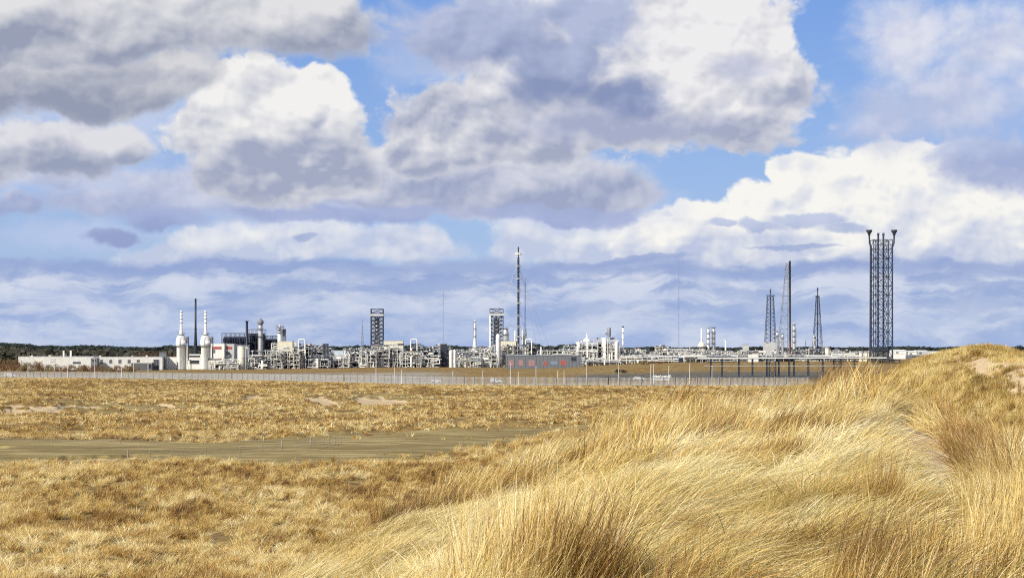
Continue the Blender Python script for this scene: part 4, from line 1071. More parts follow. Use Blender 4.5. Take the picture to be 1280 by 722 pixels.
def wood_belt(name, px0, px1, d, base, top_fn, n, m, label, size, depth):
    """a far wood that reads as one mass: leaf clumps through a long low volume"""
    r = np.random.default_rng(int(px0+999)); k = d/F
    px = r.uniform(px0, px1, n); dep = r.uniform(0, depth, n); X = (px-CX)*k; Y = d+dep
    tp = np.array([top_fn(p) for p in px]); zt = (HY-tp)*k; zb = H(X, Y)
    f = r.uniform(0, 1, n)**.7; Z = zb+(zt-zb)*f
    Vv = np.zeros((n, 4, 3)); s = size*r.uniform(.5, 1.2, n)
    for j, (a, b_) in enumerate(((-1, -.8), (1, -.6), (.8, 1), (-.7, .7))):
        Vv[:, j, 0] = X+s*a*r.uniform(.6, 1, n); Vv[:, j, 1] = Y+s*r.uniform(-.8, .8, n); Vv[:, j, 2] = Z+s*b_*r.uniform(.5, .9, n)
    o = flat(name, Vv.reshape(-1, 3), np.arange(n*4).reshape(-1, 4), M[m]); COL.objects.link(o)
    tag(o, label, 'wood', None, 'stuff')

def lamp_post(px, base_py_d, top, label, head='flat', proto={}):
    d = base_py_d; t = Thing('lamp_post', px, d, label, 'lamp post', 'lamp and camera poles along the security fence'); z = t.z; h = z(top)
    b = MB(); b.tube((0, 0, -.5), (0, 0, h), .34, 7, .24); t.part('pole', b, 'white')
    b = MB(); b.box(0, 0, h+.2, 1.9, .8, .55); b.box(0, 0, h-.5, .7, .7, .6); t.part('lamp_head', b, 'lgrey')
    return t
def parked_van(px, d, label, m='lgrey', L=5.2, h=2.2, car=False):
    k = d/F; x = (px-CX)*k; root = empty('parked_car' if car else 'parked_van', label, 'car' if car else 'van', (x, d, Hs(x, d)), 'vehicles on the service road behind the fence')
    b = MB(); W = 1.9
    pr = [(-L/2, .45), (L/2, .45), (L/2, 1.1), (L/2-.9 if not car else L/2-1.1, 1.15 if car else 1.3), (L/2-1.6 if not car else L/2-1.7, h), (-L/2+(.1 if not car else .9), h), (-L/2, h*.65)]
    vs = [(a, -W/2, c) for a, c in pr]+[(a, W/2, c) for a, c in pr]; n = len(pr)
    b.add(vs, [tuple(range(n)), tuple(range(n, 2*n))[::-1]]+[(i, n+i, n+(i+1) % n, (i+1) % n) for i in range(n)]); b.build('body', m, root)
    for sx in (-1, 1):
        for sy in (-1, 1):
            c = MB(); c.lathe([(.02, -.12), (.36, -.12), (.36, .12), (.02, .12)], (sx*L*.31, sy*W/2, .36), 14, 'y'); c.build('wheel', 'black', root)
    c = MB(); c.b2(L/2-2.0, L/2-1.35, -W/2-.01, W/2+.01, 1.25, h-.25); c.build('side_window', 'black', root)

def build_plant():
    M['galvp'] = mat('weathered_fence_pales', (.46,.45,.43), .6, .1)
    # ---- left: low white buildings, columns, stack
    shed('long_building', 23, 117, 445.6, 1190, 'offwhite', 'long low white building behind the russet shrubs, with two short vents on its roof', depth=40, windows=[(46,53,448.5,451,'cream'),(63,69,448,451.5,'lgrey'),(91,101,452,454,'dark')],
         extras=[('roof_vent', 78.2, 80, 438, 446, 'white'), ('roof_vent', 87, 89, 438, 446, 'white'), ('roof_box', 60.5, 63, 443.6, 446, 'cream'), ('roof_box', 38, 40.5, 444, 446, 'white')])
    shed('long_building', 122, 203, 446, 1180, 'offwhite', 'white building with a row of five brown windows, left of the white columns', depth=36, windows=[(125+i*11.5, 128.8+i*11.5, 449.3, 453.8, 'grat') for i in range(5)],
         extras=[('roof_box', 124, 126, 444.2, 446.2, 'white'), ('roof_box', 164, 166, 444.5, 446.2, 'lgrey'), ('roof_box', 182, 184, 443.9, 446.2, 'white')])
    shed('gatehouse', 113.5, 121.5, 447.4, 1170, 'grey', 'small dark gatehouse in the gap between the two long white buildings', depth=12, windows=[(115,120,449.5,451.5,'black')])
    shed('low_shed', 164, 190, 453.4, 1150, 'grat', 'low open-sided shed with a white roof edge, in front of the windowed building', depth=14, roofm='white', doors=[(186,189,455,460,'black')])
    louvre_block(192, 198, 449.5, 1160, 'short dark louvred block at the left foot of the first white column', 'dark')
    louvre_block(199.5, 207, 440.5, 1185, 'taller dark louvred tower left of the first white column', 'grey')
    shed('control_block', 210, 221, 446, 1200, 'white', 'small white block tucked behind the first white column', depth=14)
    shed('canopy_building', 233, 252, 442.6, 1222, 'white', 'white canopy building between the two white columns, under the black chimney', depth=20, roofm='lgrey', windows=[(235,250,444,446,'dark'),(237,249,450,454,'dark')])
    white_column(226.5, 'left white process column with a chimney on its dome, next to the grey louvred tower')
    white_column(257, 'right white process column with a chimney on its dome, next to the red-striped building')
    black_stack()
    # red striped building: two boxes at a step, the right one set back and greyer, its shade put into the paint
    t = Thing('striped_building', 277, 1222, 'white building with a red stripe beside the second white column', 'building'); z = t.z
    b = MB(); b.b2(-14, 3.5, 0, 26, -1, z(429.3)); t.part('wall', b, 'white')
    b = MB(); b.b2(3.7, 15, 4, 26, -1, z(429.8)); t.part('wall', b, 'lgrey')
    b = MB(); b.b2(-14.2, 3.7, -.2, 26, z(429.2), z(428.8)); t.part('roof', b, 'lgrey'); b = MB(); b.b2(3.7, 15.2, 3.8, 26, z(429.7), z(429.3)); t.part('roof', b, 'lgrey')
    b = MB(); b.b2(-13.5, 0, -.15, -.03, z(436.3), z(433)); t.part('painted_stripe', b, 'red')
    b = MB(); b.b2(5.2, 12.5, 3.82, 3.96, z(436.3), z(433)); t.part('painted_stripe', b, 'red')
    b = MB(); b.b2(5, 9, 3.6, 3.95, z(443), z(439)); t.part('louvre', b, 'grey'); b = MB(); b.b2(-12, -8, -.3, -.05, z(441), z(436.8)); t.part('louvre', b, 'grey')
    fan_rack(277, 309, 416.2, 450, 1262, 'dark steel air cooler rack behind the red-striped building', n=5)
    fan_rack(309.5, 330, 411.5, 450, 1270, 'taller dark steel rack between the black pipe and the capped grey column', n=2)
    fan_rack(329, 347, 419.5, 450, 1282, 'low dark steel rack right of the capped grey column', n=3, m='dark')
    chimney(308.6, 1.5, 401, 1255, 'short thick black chimney rising from the dark air cooler racks', 'black', bands=False)
    t = slim_column(325.5, 2.5, 400, 1258, 'grey capped column standing in the dark steel racks', 'lgrey', 3, 'dark')
    b = MB(); z = t.z; b.lathe([(2.6, z(406)), (4.2, z(403.5)), (4.2, z(401.5)), (2.4, z(399.5)), (.4, z(397))], n=14); t.part('cap', b, 'mid')
    silo(301.5, 4.6, 432.3, 1188, 'wide cream silo in front of the dark racks', 'cream')
    silo(308.5, 2.2, 433, 1192, 'narrow cream silo touching the wide silo on its right', 'white')
    t = Thing('platform_column', 350.5, 1225, 'white column crowned by round grey platforms, with a grey duct on its right', 'column'); z = t.z
    b = MB(); b.lathe([(2.6, -1), (2.6, z(412)), (.1, z(405))], (-1, 0, 0), 16); t.part('column_shell', b, 'white')
    for py, r in ((408.5, 5.2), (411.5, 5.6), (415.5, 4.4)):
        b = MB(); b.ring((-.5, 0, z(py)), r, .5, 2.6); b.ring((-.5, 0, z(py)+1.5), r, .25, .2)
        for k in range(8): a = k*math.pi/4; b.bar((-.5+r*math.cos(a), r*math.sin(a), z(py)), (-.5+r*math.cos(a), r*math.sin(a), z(py)+1.5), .25)
        t.part('platform', b, 'grey')
    b = MB(); b.b2(2.4, 6.4, 0, 5, 0, z(411)); t.part('flank', b, 'grey')  # grey block along the right of the column
    b = MB(); b.tube((-1, 0, z(406)), (-1, 0, z(403)), .3, 6); b.tube((1.5, 0, z(407)), (1.5, 0, z(404.5)), .25, 6); t.part('vent_pipe', b, 'lgrey')
    shed('heater_box', 347, 365.5, 426.5, 1216, 'cream', 'cream heater box standing over pipework below the platform column', depth=14)
    # ---- process units, front row and back row, left to right
    U = [ # px0 px1 top d  frame  vessel  label
     (262,297,450,1180,'white','white','low white pipework in front of the red-striped building'),
     (310,333,446,1182,'dark','white','low grey-framed unit right of the two cream silos',),
     (312,346,441,1212,'dark','lgrey','unit with silver drums below the dark racks',),
     (332,352,440,1186,'white','white','white-framed unit with a pale blue roof, below the cream heater box'),
     (352,374,437.5,1190,'white','cream','white-framed unit just left of the first arched pipe'),
     (340,372,431,1228,'white','white','back-row unit with white piping around the platform column'),
     (388,404,436,1200,'white','white','unit between the first arched pipe and the black block'),
     (386,412,446,1178,'navy','white','low dark-framed shelter in front of the black block'),
     (411,436,445,1184,'white','cream','pale low unit just right of the black block'),
     (434,452,443.5,1190,'mid','white','low grey unit left of the small lattice mast base'),
     (430,462,438,1236,'lgrey','white','back-row unit around the small lattice mast'),
     (450,470,440,1186,'white','white','white-framed unit just left of the tall dark derrick foot'),
     (464,486,434.5,1192,'white','white','unit at the foot of the tall dark derrick'),
     (484,503,433,1196,'white','cream','unit below the cream box, right of the dark derrick'),
     (500,528,442,1180,'white','white','front unit below the second arched pipe'),
     (502,518,434,1224,'mid','white','back-row unit left of the second arched pipe'),
     (526,548,436.5,1200,'mid','cream','cluttered unit right of the second arched pipe'),
     (528,551,445.5,1180,'navy','white','low dark-framed shelter in front of the cluttered middle unit'),
     (546,562,434,1212,'white','white','unit topped by a small dark box, left of the twin white columns'),
     (568,586,439.5,1196,'mid','cream','unit right of the twin white columns'),
     (570,600,445.5,1180,'white','white','white pipe shelter below the white conical flare'),
     (586,612,437,1204,'white','white','unit around the foot of the white conical flare'),
     (600,622,442,1184,'white','white','front unit left of the white-topped tower'),
     (612,636,433.5,1206,'white','white','unit around the foot of the white-topped tower'),
     (634,660,434,1204,'lgrey','cream','unit at the foot of the tallest flare mast'),
     (672,722,440,1222,'white','white','low white roofline unit behind the grey building, before the dark trees'),
     (705,719,434.5,1232,'lgrey','white','small unit with a spiky top left of the white plant block'),
     (776,800,437,1150,'white','cream','pipework unit right of the banded chimney'),
     (796,824,442.5,1130,'white','white','low unit with white pipes in the middle of the long pipe rack'),
     (820,836,433.5,1160,'cream','cream','cream-framed unit rising above the long pipe rack'),
     (836,862,439,1140,'lgrey','white','low unit left of the domed chimney'),
     (858,880,437.5,1110,'white','white','low white-framed unit in front of the domed chimney'),
     (880,902,439.5,1112,'mid','white','low unit in front of the two tall slim columns'),
     (898,926,440,1116,'white','lgrey','low unit around the plain white chimney'),
     (924,956,439.5,1120,'mid','white','low unit with a small canopy left of the blue lattice tower'),
     (966,980,438,1108,'white','alu','unit at the foot of the tapering pale tower'),
     (988,1014,438,1118,'lgrey','white','unit between the tapering pale tower and the right lattice tower'),
     (1012,1036,437,1112,'mid','cream','unit wrapped round the foot of the right lattice tower'),
     (1034,1062,439.5,1120,'white','white','low unit with steaming vents right of the right lattice tower'),
     (470,502,438,1240,'lgrey','white','back-row pipework behind the foot of the tall dark derrick'),
     (540,572,440,1240,'mid','cream','back-row pipework behind the twin short white columns'),
     (572,614,440.5,1244,'lgrey','white','back-row pipework behind the white conical flare'),
     (390,416,438,1244,'mid','white','back-row pipework behind the black block'),
     (784,832,440,1175,'lgrey','white','back-row pipework behind the banded chimney and the long rack'),
     (880,932,441,1180,'mid','white','back-row pipework behind the plain short white chimney'),
     (928,985,441,1180,'lgrey','white','back-row pipework behind the blue lattice tower'),
     (984,1040,440,1184,'mid','cream','back-row pipework between the two right lattice towers'),
     (1036,1092,441,1180,'lgrey','white','back-row pipework left of the biggest flare tower'),
     (1058,1086,440.5,1118,'white','cream','low pale unit left of the biggest flare tower'),
    ]
    for i, (a, c, top, d, m, v, lab) in enumerate(U):
        if 300 < a < 720 and top < 444: top -= 1.6
        process_unit(a, c, top, d, lab, 300+i*7, m, vm=v, dense=1.5 if c-a > 18 else 1.2)
    # cylinders sitting in the right-hand unit
    process_unit(373, 388.5, 431.5, 1196, 'dark-framed module with a white pipe arching over it, left of the black block', 11, 'dark', arch=[(373.5, 381.5, 424)], dense=1.3)
    process_unit(514, 528.5, 431, 1202, 'dark-framed module with a white pipe arching over it, in the middle of the plant', 12, 'navy', arch=[(513.5, 521.5, 424)], dense=1.3)
    process_unit(657, 670.5, 430, 1206, 'dark-framed module with a white pipe arching over it, right of the tallest flare mast', 13, 'navy', arch=[(657, 664.5, 424)], dense=1.3)
    louvre_block(403.2, 410, 429.6, 1192, 'solid black block standing alone right of the first arched pipe', 'black')
    shed('tank_building', 414, 432, 438, 1290, 'lblue', 'pale blue-grey shed seen through the gap right of the black block', depth=20)
    lattice_mast(453, 399, 1226, 'small lattice mast left of the tall dark derrick', w0=3.6, w1=.9, m='mid', lw=.5, bw=.3, bays=14, tip=8)
    frame_tower(464, 479, 386, 1220, 'tall dark derrick frame round a silver column, left of the middle', 'dark', 'alu', head=(392.5, 395), cage=1)
    shed('heater_box', 479.5, 504, 425.8, 1212, 'cream', 'long cream heater box right of the tall dark derrick', depth=14)
    lattice_mast(554, 362, 1330, 'faint thin mast standing behind the middle of the plant', w0=.8, w1=.6, m='galv', lw=.16, bw=.10, bays=30, tip=2)
    shed('roof_cabin', 551, 558.5, 429.6, 1207, 'dark', 'small dark cabin on the skyline left of the twin white columns', depth=6)
    slim_column(563.6, 2.0, 437, 1180, 'left one of the twin short white columns in the middle of the plant', 'white', 0, group='twin short white columns')
    slim_column(568.4, 1.5, 437.5, 1180, 'thinner right one of the twin short white columns', 'white', 0, group='twin short white columns')
    slim_column(593.5, 1.05, 400, 1215, 'white conical flare left of the white-topped tower', 'white', 3, 'mid', basecone=3.8)
    frame_tower(612.5, 629, 386, 1222, 'grey frame tower with a white head platform, left of the tallest flare mast', 'dark', 'white', head=(391.5, 394.5), panel=True)
    slim_column(632, 3.2, 409, 1215, 'stubby column with platforms against the right side of the white-topped tower', 'alu', 3, 'dark')
    slim_column(622.5, 2.6, 417, 1200, 'rounded white column in front of the white-topped tower', 'white', 0)
    shed('heater_box', 626, 645, 426.3, 1208, 'cream', 'cream heater box between the white-topped tower and the tallest flare mast', depth=14)
    guyed_flare()
    lattice_mast(656.5, 347, 1260, 'thin mast just right of the tallest flare', w0=1.6, w1=.7, m='navy', lw=.3, bw=.16, bays=26, tip=5)
    frame_tower(652, 658, 412, 1226, 'small frame tower hugging the tallest flare mast', 'mid', 'alu')
    chimney(676.3, .7, 433, 1190, 'single thin white pole rising behind the grey building', 'white', bands=False, capm='white')
    # grey building with red doors
    dr = [(635.5,642,449.8,457.2,'pink'),(648,654,449.8,457,'pink'),(661,668,449.8,457.4,'pink'),(679.5,683.5,451.5,456.4,'red'),(688.5,697,451.3,455.8,'blue'),(700.8,707,450,456.4,'red')]
    shed('grey_building', 632, 727, 444.2, 1075, 'grey', 'long low grey building with faded red doors at the foot of the plant', depth=26, roofm='mid', doors=dr, windows=[(714,720.5,446,451.5,'dark')], roofh=.8, joints=7)
    # white plant block
    t = process_unit(721, 747, 427.5, 1130, 'white-clad plant block full of silver ducts, right of the grey building', 21, 'white', dense=1.5, depth=22)
    b = MB(); z = t.z; b.b2(t.x(721), t.x(724.5), -.6, 6, 0, z(427)); t.part('white_panel', b, 'white'); b = MB(); b.b2(t.x(733), t.x(735.3), -.6, 3, 0, z(427)); b.b2(t.x(721), t.x(747), -.5, .2, z(439), z(437.8)); b.b2(t.x(721), t.x(758), -.8, .4, z(448.2), z(447)); t.part('white_panel', b, 'white')
    b = MB(); b.lathe([(5.5, z(427)), (4.4, z(424)), (1.2, z(422)), (1.2, z(417))], (t.x(734), 5, 0), 14); t.part('hood', b, 'white')
    t = process_unit(746, 773, 424, 1134, 'white-panelled plant block with a grey stack on top', 22, 'white', dense=1.6, depth=22)
    b = MB(); z = t.z; b.b2(t.x(752), t.x(757.2), -.9, 8, 0, z(421.5)); t.part('white_panel', b, 'white')
    b = MB(); b.lathe([(2.0, z(421)), (2.4, z(417)), (2.4, z(410)), (1.3, z(409))], (t.x(761.5), 4, 0), 12); b.box(t.x(759), 4, z(417), 4, 3, 3); t.part('exhaust_stack', b, 'mid')
    b = MB(); b.vessel((t.x(770.5), -1, (z(427)+0)/2), 2.3, z(425.5), 'z', 16); t.part('vertical_vessel', b, 'white')
    chimney(778.6, 1.15, 407.5, 1142, 'white chimney with dark bands beside the white plant blocks', 'white')
    # long pipe racks
    process_unit(722, 782, 449.2, 1105, 'low white pipe rack along the foot of the white plant blocks', 31, 'white', levels=2, name='pipe_rack', dense=.8, depth=8)
    process_unit(776, 862, 444.8, 1100, 'long white pipe rack right of the banded chimney', 32, 'white', levels=2, name='pipe_rack', dense=.7, depth=8)
    process_unit(856, 968, 443.2, 1060, 'long low pipe rack behind the pipe bridge, left of the blue lattice tower', 33, 'lgrey', levels=2, name='pipe_rack', dense=.7, depth=8)
    process_unit(966, 1092, 443.2, 1062, 'long low pipe rack behind the pipe bridge, up to the biggest flare tower', 34, 'lgrey', levels=2, name='pipe_rack', dense=.7, depth=8)
    shed('canopy_building', 832, 857, 435.2, 1180, 'lgrey', 'flat dark-roofed canopy on the skyline left of the domed chimney', depth=10, roofm='navy')
    shed('domed_shelter', 849, 861, 446.5, 1085, 'dark', 'dark shelter with a pale rounded roof at the left end of the pipe bridge', depth=10, roofm='lblue', roofh=1.2)
    # domed chimney and slim columns
    t = Thing('domed_chimney', 877, 1170, 'white chimney rising from a cream dome, left of the two tall slim columns', 'chimney'); z = t.z
    b = MB(); b.lathe([(5.3, -1), (5.3, z(433.5)), (4.6, z(430.5)), (2.5, z(428)), (1.2, z(427))], n=20); t.part('dome', b, 'cream')
    b = MB(); b.lathe([(1.15, z(428)), (1.0, z(410.5)), (.7, z(410.5)), (.7, z(412))], n=12); t.part('stack_shaft', b, 'white')
    b = MB(); b.ring((0, 0, z(434)), 6.2, 1.4, 1.2); t.part('platform', b, 'dark')
    slim_column(885.3, 1.35, 408.5, 1172, 'left tall slim column with white pods, right of the domed chimney', 'white', 4, 'mid', group='two tall slim columns')
    slim_column(891.8, 1.5, 408.5, 1174, 'right tall slim column with a dark ladder, right of the domed chimney', 'alu', 4, 'navy', group='two tall slim columns')
    chimney(907, .95, 424, 1150, 'plain short white chimney standing alone right of the two slim columns', 'white', bands=False, capm='white')
    shed('canopy_building', 929, 936, 430.5, 1160, 'lgrey', 'small raised cabin on the skyline left of the blue lattice tower', depth=6, roofm='mid')
    shed('white_hut', 936, 948, 442.8, 1055, 'white', 'bright white hut above the pipe bridge, left of the blue lattice tower', depth=8)
    shed('white_hut', 940, 948, 441.5, 1100, 'cream', 'cream hut right behind the bright white hut', depth=8)
    taper_flare(963, 361, 1150, 'blue-grey tapering lattice tower on a pale block, left of the pale lattice tower', 7.2, 13, 'navy', 7, .5, base=427.5, topw_y=370, plat=(370,))
    leaning_flare()
    slim_column(992.5, 1.7, 404.5, 1140, 'grey column with platforms just right of the black flare pipe', 'lgrey', 4, 'mid')
    for i, (px, tp, lab) in enumerate(((971.5, 413, 'slim silver column left inside the foot of the pale lattice tower'), (978, 416, 'shorter silver column in the middle of the pale lattice tower'))):
        slim_column(px, 1.2, tp, 1105, lab, 'alu', 2, 'mid')
    taper_flare(1022, 359, 1130, 'dark lattice flare tower right of the tapering pale tower, with a side column', 3.4, 13, 'dark', 5, .45, topw_y=370, col=419, plat=(371, 392, 405))
    silo(1034, 2.6, 434.5, 1085, 'small cream silo right of the dark lattice flare tower', 'cream')
    silo(1076, 2.2, 440.0, 1060, 'left one of two small cream tanks left of the biggest flare tower', 'cream', group='two small cream tanks')
    silo(1082.5, 2.2, 440.0, 1060, 'right one of two small cream tanks left of the biggest flare tower', 'cream', group='two small cream tanks')
    lattice_mast(848.5, 323, 1330, 'faint very tall thin mast standing alone behind the right half of the plant', w0=.8, w1=.6, m='galv', lw=.14, bw=.09, bays=40, tip=2)
    lattice_mast(1007, 424, 1180, 'short thin mast between the two right lattice towers', w0=.9, w1=.5, m='mid', lw=.2, bw=.12, bays=8, tip=3)
    four_flare()
    pipe_bridge()
    for i, (a, c, top, m, lab) in enumerate(((1118,1133,437.6,'white','far white warehouse just right of the biggest flare tower'),(1135,1146,439,'white','second far white warehouse from the biggest flare tower'),(1147,1160,438.4,'lgrey','far grey-white warehouse third from the biggest flare tower'),(1160,1178,439.6,'white','farthest right white warehouse, beside the high dune'))):
        shed('warehouse', a, c, top, 1700, m, lab, depth=30, roofh=.9, windows=[(a+2, a+5, top+2, top+3.4, 'dark')], roofm='white')
    shed('warehouse', 1117, 1132, 441.8, 1200, 'white', 'low white store at the foot of the biggest flare tower', depth=12)
    shed('warehouse', 1133, 1180, 443.6, 1260, 'grey', 'long low grey store below the far white warehouses', depth=14, roofm='lgrey', windows=[(1140, 1150, 445, 446.5, 'dark'), (1158, 1170, 445, 446.5, 'dark')])
    # ---- fences and poles
    FP = [((FPX[i]-CX)/F*FY[i], FY[i]) for i in range(1, 8)]
    labs = ['long grey palisade fence in front of the low white buildings, at the far left', 'long grey palisade fence in front of the white columns and silos', 'long grey palisade fence below the left middle of the plant',
            'long grey palisade fence below the tall dark derrick and white-topped tower', 'long grey palisade fence in front of the grassy bank and grey building', 'long grey palisade fence below the pipe bridge, running behind the near dune']
    segs = [(-60, 130), (130, 290), (290, 430), (430, 580), (580, 760), (760, 1010)]
    def fp(px): y = float(np.interp(px, FPX, FY)); return ((px-CX)/F*y, y)
    for (a, c), lab in zip(segs, labs): fence(fp(a), fp(c), lab)
    poles = [(35,454.5),(68,451.5),(84.5,455),(118,449),(152,454),(167,453.5),(185,453.5),(470,452),(493,455),(502,462),(638,454),(648,465),(670,458),(697,464),(733,455.5),(773,453),(813.5,456),(817,455),(836,457),(862,455),(566,464),(603,464),(705,464),(890,458)]
    nearof = ['long white building','twin roof vents','right end of the first long building','gap between the white buildings','windowed white building','middle windows','low open-sided shed','dark derrick foot','cream heater box by the derrick','arched module in the middle','first pink door','second pink door','third pink door','blue-grey door panel','white plant block','banded chimney','right pipe rack','right pipe rack','cream-framed unit','dark rounded shelter','twin short white columns','white conical flare','last red door','left end of the pipe bridge']
    seen = {}
    for (px, tp), nm in zip(poles, nearof):
        sh = ['white', 'tall white', 'slim white'][int(px) % 3]
        o = '' if nm not in seen else 'right-hand one of two: '
        if nm in seen: lab = 'slim white pole, right-hand one of a close pair below the right pipe rack'
        elif nm == 'right pipe rack': lab = 'slim white pole, left-hand one of a close pair below the right pipe rack'
        else: lab = '%s pole behind the security fence, below the %s' % (sh, nm)
        seen[nm] = 1
        lamp_post(px, float(np.interp(px, FPX, FY))+22, tp, lab)
    parked_van(798, 690, 'white low car on the service road left of the white pipe stack', car=True, h=1.5, L=4.4)
    parked_van(13, 850, 'white van at the far left behind the fence', L=5.6)
    parked_van(545, 690, 'white car behind the fence below the twin short white columns', car=True, h=1.5, L=4.3)
    parked_van(620, 690, 'small white van behind the fence left of the grey building', h=2.0, L=4.4)
    # stack of white pipes inside a pen
    t = Thing('pipe_stack', 826, 690, 'white heap of stacked pipes in a grey pen behind the fence', 'pipe stack'); z = t.z
    b = MB(); rn = random.Random(5)
    for i in range(9):
        x = -10+i*2.5; b.tube((x, rn.uniform(-1, 2), z(471)+rn.uniform(-.5, 1.4)), (x+rn.uniform(2, 5), rn.uniform(-1, 3), z(469.8)+rn.uniform(-1, 1.2)), .55, 8)
    t.part('pipe', b, 'white')
    b = MB(); b.b2(-11, 11, -2, 4, -.5, z(472.4)); t.part('pen_wall', b, 'lgrey')
    vm_ = bpy.data.materials.new('steam'); vm_.use_nodes = True; nt = vm_.node_tree
    for n in list(nt.nodes): nt.nodes.remove(n)
    vo = N(nt, 'ShaderNodeOutputMaterial'); pv = N(nt, 'ShaderNodeVolumePrincipled'); pv.inputs['Color'].default_value = (.97, .97, .97, 1); pv.inputs['Density'].default_value = .16; nt.links.new(pv.outputs[0], vo.inputs['Volume'])
    for (px, d, py, rw, rh, lab) in ((1029.5, 1095, 432, 3.2, 4.6, 'small white wisp of steam beside the foot of the dark lattice flare tower'), (1046, 1095, 440, 4.4, 5.4, 'wider low puff of white steam left of the two small cream tanks')):
        k = d/F; b = MB(); r2 = random.Random(int(px)); n = 16; pr = [(max(1e-3, rw*math.sin(math.pi*j/9)*(1+.25*math.sin(j*2.3))), -rh*math.cos(math.pi*j/9)) for j in range(10)]
        b.lathe(pr, n=n); o = b.build('steam_plume', vm_, None, k, ((px-CX)*k, d, (HY-py)*k)); tag(o, lab, 'steam')
    # turf strip fences
    wire_fence([G(-20, 553.5), G(150, 554), G(300, 552.5), G(330, 553)], 'far wire fence along the back edge of the turf strip', 9)
    wire_fence([G(160, 579), G(215, 573), G(300, 568), G(378, 561), G(388, 559), G(426, 557.5)], 'near wire fence curving across the turf strip', 3.6, 1.1)
    wire_fence([G(388, 560), G(404, 558.5), G(426, 553.5)], 'short broken wire fence with leaning rails at the end of the turf strip', 2.6, 1.2)
    # ---- vegetation behind
    def ridge(px):
        return 437.2+1.6*math.sin(px*.05)+1.2*math.sin(px*.17+1)-3.0*math.exp(-((px-36)/26)**2)-3*math.exp(-((px+10)/20)**2)
    wood_belt('far_wood', -60, 330, 3600, 0, lambda p: ridge(p)-.4, 16000, 'farleaf', 'dark blue-green wood along the skyline behind the low white buildings', 7, 300)
    wood_belt('far_wood', -60, 225, 1650, 0, lambda p: ridge(p)+3.6, 14000, 'oliveleaf', 'olive and brown scrub wood right behind the low white buildings', 3.2, 120)
    wood_belt('far_wood', 330, 600, 3300, 0, lambda p: 435.6+1.0*math.sin(p*.11), 8000, 'farleaf', 'low dark wood on the skyline behind the middle of the plant', 7, 300)
    wood_belt('far_wood', 660, 735, 2400, 0, lambda p: 434.2+1.2*math.sin(p*.4)+1.5*math.sin(p*.13), 6000, 'farleaf', 'dark pine wood behind the grey building, left of the white plant block', 4, 150)
    wood_belt('far_wood', 735, 1100, 3600, 0, lambda p: 436.8+.8*math.sin(p*.09), 9000, 'farleaf', 'thin dark wood on the skyline behind the right lattice towers', 7, 300)
    wood_belt('far_wood', 1100, 1420, 3600, 0, lambda p: 436.6+1.2*math.sin(p*.07), 9000, 'farleaf', 'dark wood on the skyline at the right, partly behind the high dune', 7, 300)
    T = [(21,429.5,5,'conifer','small pointed tree at the left edge of the hilltop group'),(28,430,8,'round','broad tree on the left shoulder of the hilltop group'),(33.5,424.5,5,'conifer','tallest narrow tree in the hilltop group at the far left'),(38.5,427,7,'round','second tallest tree, right beside the tallest narrow one'),
         (43,430.5,7,'round','rounded tree on the right shoulder of the hilltop group'),(47,429.5,4,'conifer','small pointed tree at the right edge of the hilltop group'),(66,430.5,9,'round','lone dark rounded tree above the two roof vents, on its left'),(88,433,8,'round','low dark tree right above the two roof vents'),
         (106,429.5,10,'round','dark rounded tree above the gap between the white buildings'),(119,430,9,'round','dark tree above the left windows of the windowed building'),(125,429.5,9,'round','dark broad tree beside the one above the left windows'),(143,433.5,7,'round','small dark tree above the middle windows'),
         (165,432.5,8,'round','small dark tree left of the russet rounded crown'),(2,427.5,20,'round','dark wooded knoll crown at the left edge of the picture'),
         (757,436,14,'round','low dark tree seen right behind the white plant block'),(950,432.6,18,'round','dark tree clump left of the blue lattice tower'),(936,433.2,14,'round','lower dark clump left of the blue lattice tower, beside the raised cabin'),(1004,434.6,14,'round','dark clump between the two right lattice towers'),(1053,434.5,12,'round','dark clump just left of the biggest flare tower'),
         (1147,435.2,14,'round','dark clump above the far white warehouses'),(1172,434,16,'round','dark clump above the farthest right warehouse, left of the high dune'),(1276,430,16,'round','dark clump right of the high dune crest at the picture edge'),
         (672,431.5,6,'conifer','leftmost pointed pine behind the grey building'),(681,431,6,'conifer','second pointed pine behind the grey building'),(690,432,6,'conifer','third pointed pine behind the grey building'),(699,431,6,'conifer','fourth pointed pine behind the grey building')]
    for i, (px, tp, w, kd, lab) in enumerate(T):
        tree(px, tp, 3000 if kd == 'round' and not (660 < px < 730) else (3000 if px < 600 else 2300), w, lab, kind=kd, seed=i)
    for i, (px, tp, w, lab) in enumerate(((181,432.5,20,'large russet bare-branched crown right of the windowed building'),(194,434,14,'smaller russet crown behind the grey louvred tower'),(212,435,16,'brown bare crown between the louvred tower and the first white column'),(172,435,12,'low russet crown left of the large russet one'))):
        tree(px, tp, 1560, w, lab, m='midleaf', kind='twig', name='bare_tree', group='bare trees behind the left buildings', seed=i)
    words = ['russet','ochre','brown','reddish','dull olive']
    pos = ['at the very left edge','left of the long white building','at the left corner of the long white building','below the left roof box','below the left end of the white wall','below the cream roof box','left of the twin roof vents','below the twin roof vents','right of the twin roof vents','below the dark doorway of the long building','below the small gatehouse','left of the first brown window','below the first brown window','below the second brown window','below the third brown window','below the fourth brown window']
    sp = [(3,441,22),(14,444,22),(24,447,18),(33,449.5,15),(43,448,15),(53,451,14),(64,452,14),(76,452.5,14),(88,453,13),(99,454,14),(110,453,14),(121,452.5,14),(133,453.5,14),(145,454,14),(156,454,14),(167,455,13)]
    for i, (px, tp, w) in enumerate(sp):
        tree(px, tp-1, 1060-i*4, w*1.25, '%s leafless shrub %s' % (words[i % 5], pos[i]), cat='shrub', m='shrub' if i % 3 else 'gshrub', kind='twig', name='shrub', group='leafless shrubs before the white buildings', seed=i+2)
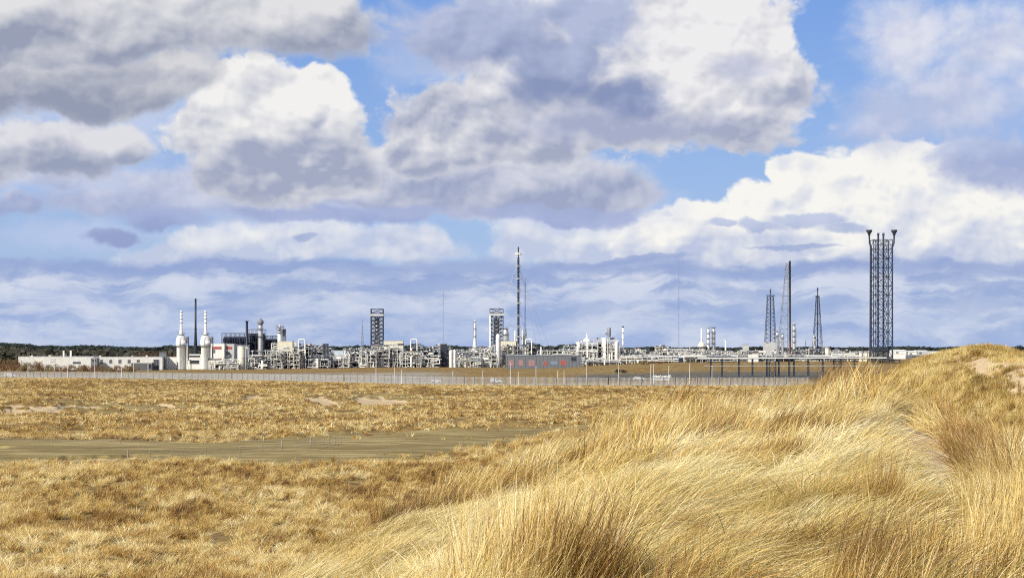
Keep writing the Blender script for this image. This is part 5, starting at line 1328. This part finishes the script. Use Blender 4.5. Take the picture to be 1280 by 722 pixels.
    r = random.Random(3)
    for i, (px, tp, lab) in enumerate(((806,447.5,'ochre shrub under the long white pipe rack, left of the pink pipework'),(814,449,'russet shrub under the middle of the long white pipe rack'),(826,449.5,'low russet shrub left of the dark rounded shelter'),(868,451,'leafy pale shrub at the left end of the pipe bridge'),(780,461,'dark gorse bush in the hollow of the grassy bank'),(772,460.5,'small dark gorse bush left of the one in the hollow'))):
        tree(px, tp, 1050 if px > 800 else 800, 10 if px > 800 else 9, lab, cat='shrub', m='gshrub' if i in (0, 3) else ('shrub' if px > 800 else 'farleaf'), kind='twig' if px > 800 else 'round', name='shrub', group='shrubs below the right half of the plant', seed=i)
# ------------------------------------------------------------------ light, camera, render settings
def finish():
    el, azs = R_(36), R_(-135)       # sun behind the viewer's left shoulder; azimuth clockwise from the view axis
    sd = bpy.data.lights.new('sun', 'SUN'); sd.energy = SUN; sd.angle = R_(.53); sd.color = (1, .95, .86)
    so = bpy.data.objects.new('sun', sd); COL.objects.link(so)
    sv = (math.sin(azs)*math.cos(el), math.cos(azs)*math.cos(el), math.sin(el))
    import mathutils
    so.rotation_euler = mathutils.Vector(sv).to_track_quat('Z', 'Y').to_euler()
    build_sky(el, azs)
    cd = bpy.data.cameras.new('camera'); cam = bpy.data.objects.new('camera', cd); COL.objects.link(cam)
    cam.location = (0, 0, 0); cam.rotation_euler = (R_(90), 0, 0)
    cd.sensor_width = 36; cd.lens = 36*F/1280; cd.shift_y = (HY-361)/1280; cd.clip_start = .1; cd.clip_end = 40000
    SC.camera = cam
    SC.view_settings.view_transform = 'Standard'; SC.view_settings.look = 'None'; SC.view_settings.exposure = EXPO; SC.view_settings.gamma = 1
    SC.render.engine = 'CYCLES'; SC.cycles.max_bounces = 5; SC.cycles.diffuse_bounces = 2; SC.cycles.transparent_max_bounces = 4
    SC.cycles.use_adaptive_sampling = True; SC.cycles.adaptive_threshold = .035; SC.cycles.adaptive_min_samples = 16
    SC.cycles.use_denoising = DENOISE; SC.cycles.filter_width = 1.15; SC.render.use_persistent_data = False
SUN = 4.9; EXPO = 0.25; SKYK = .86
DENOISE = False
build_ground()
near_grass(); field_grass()
build_plant()
finish()
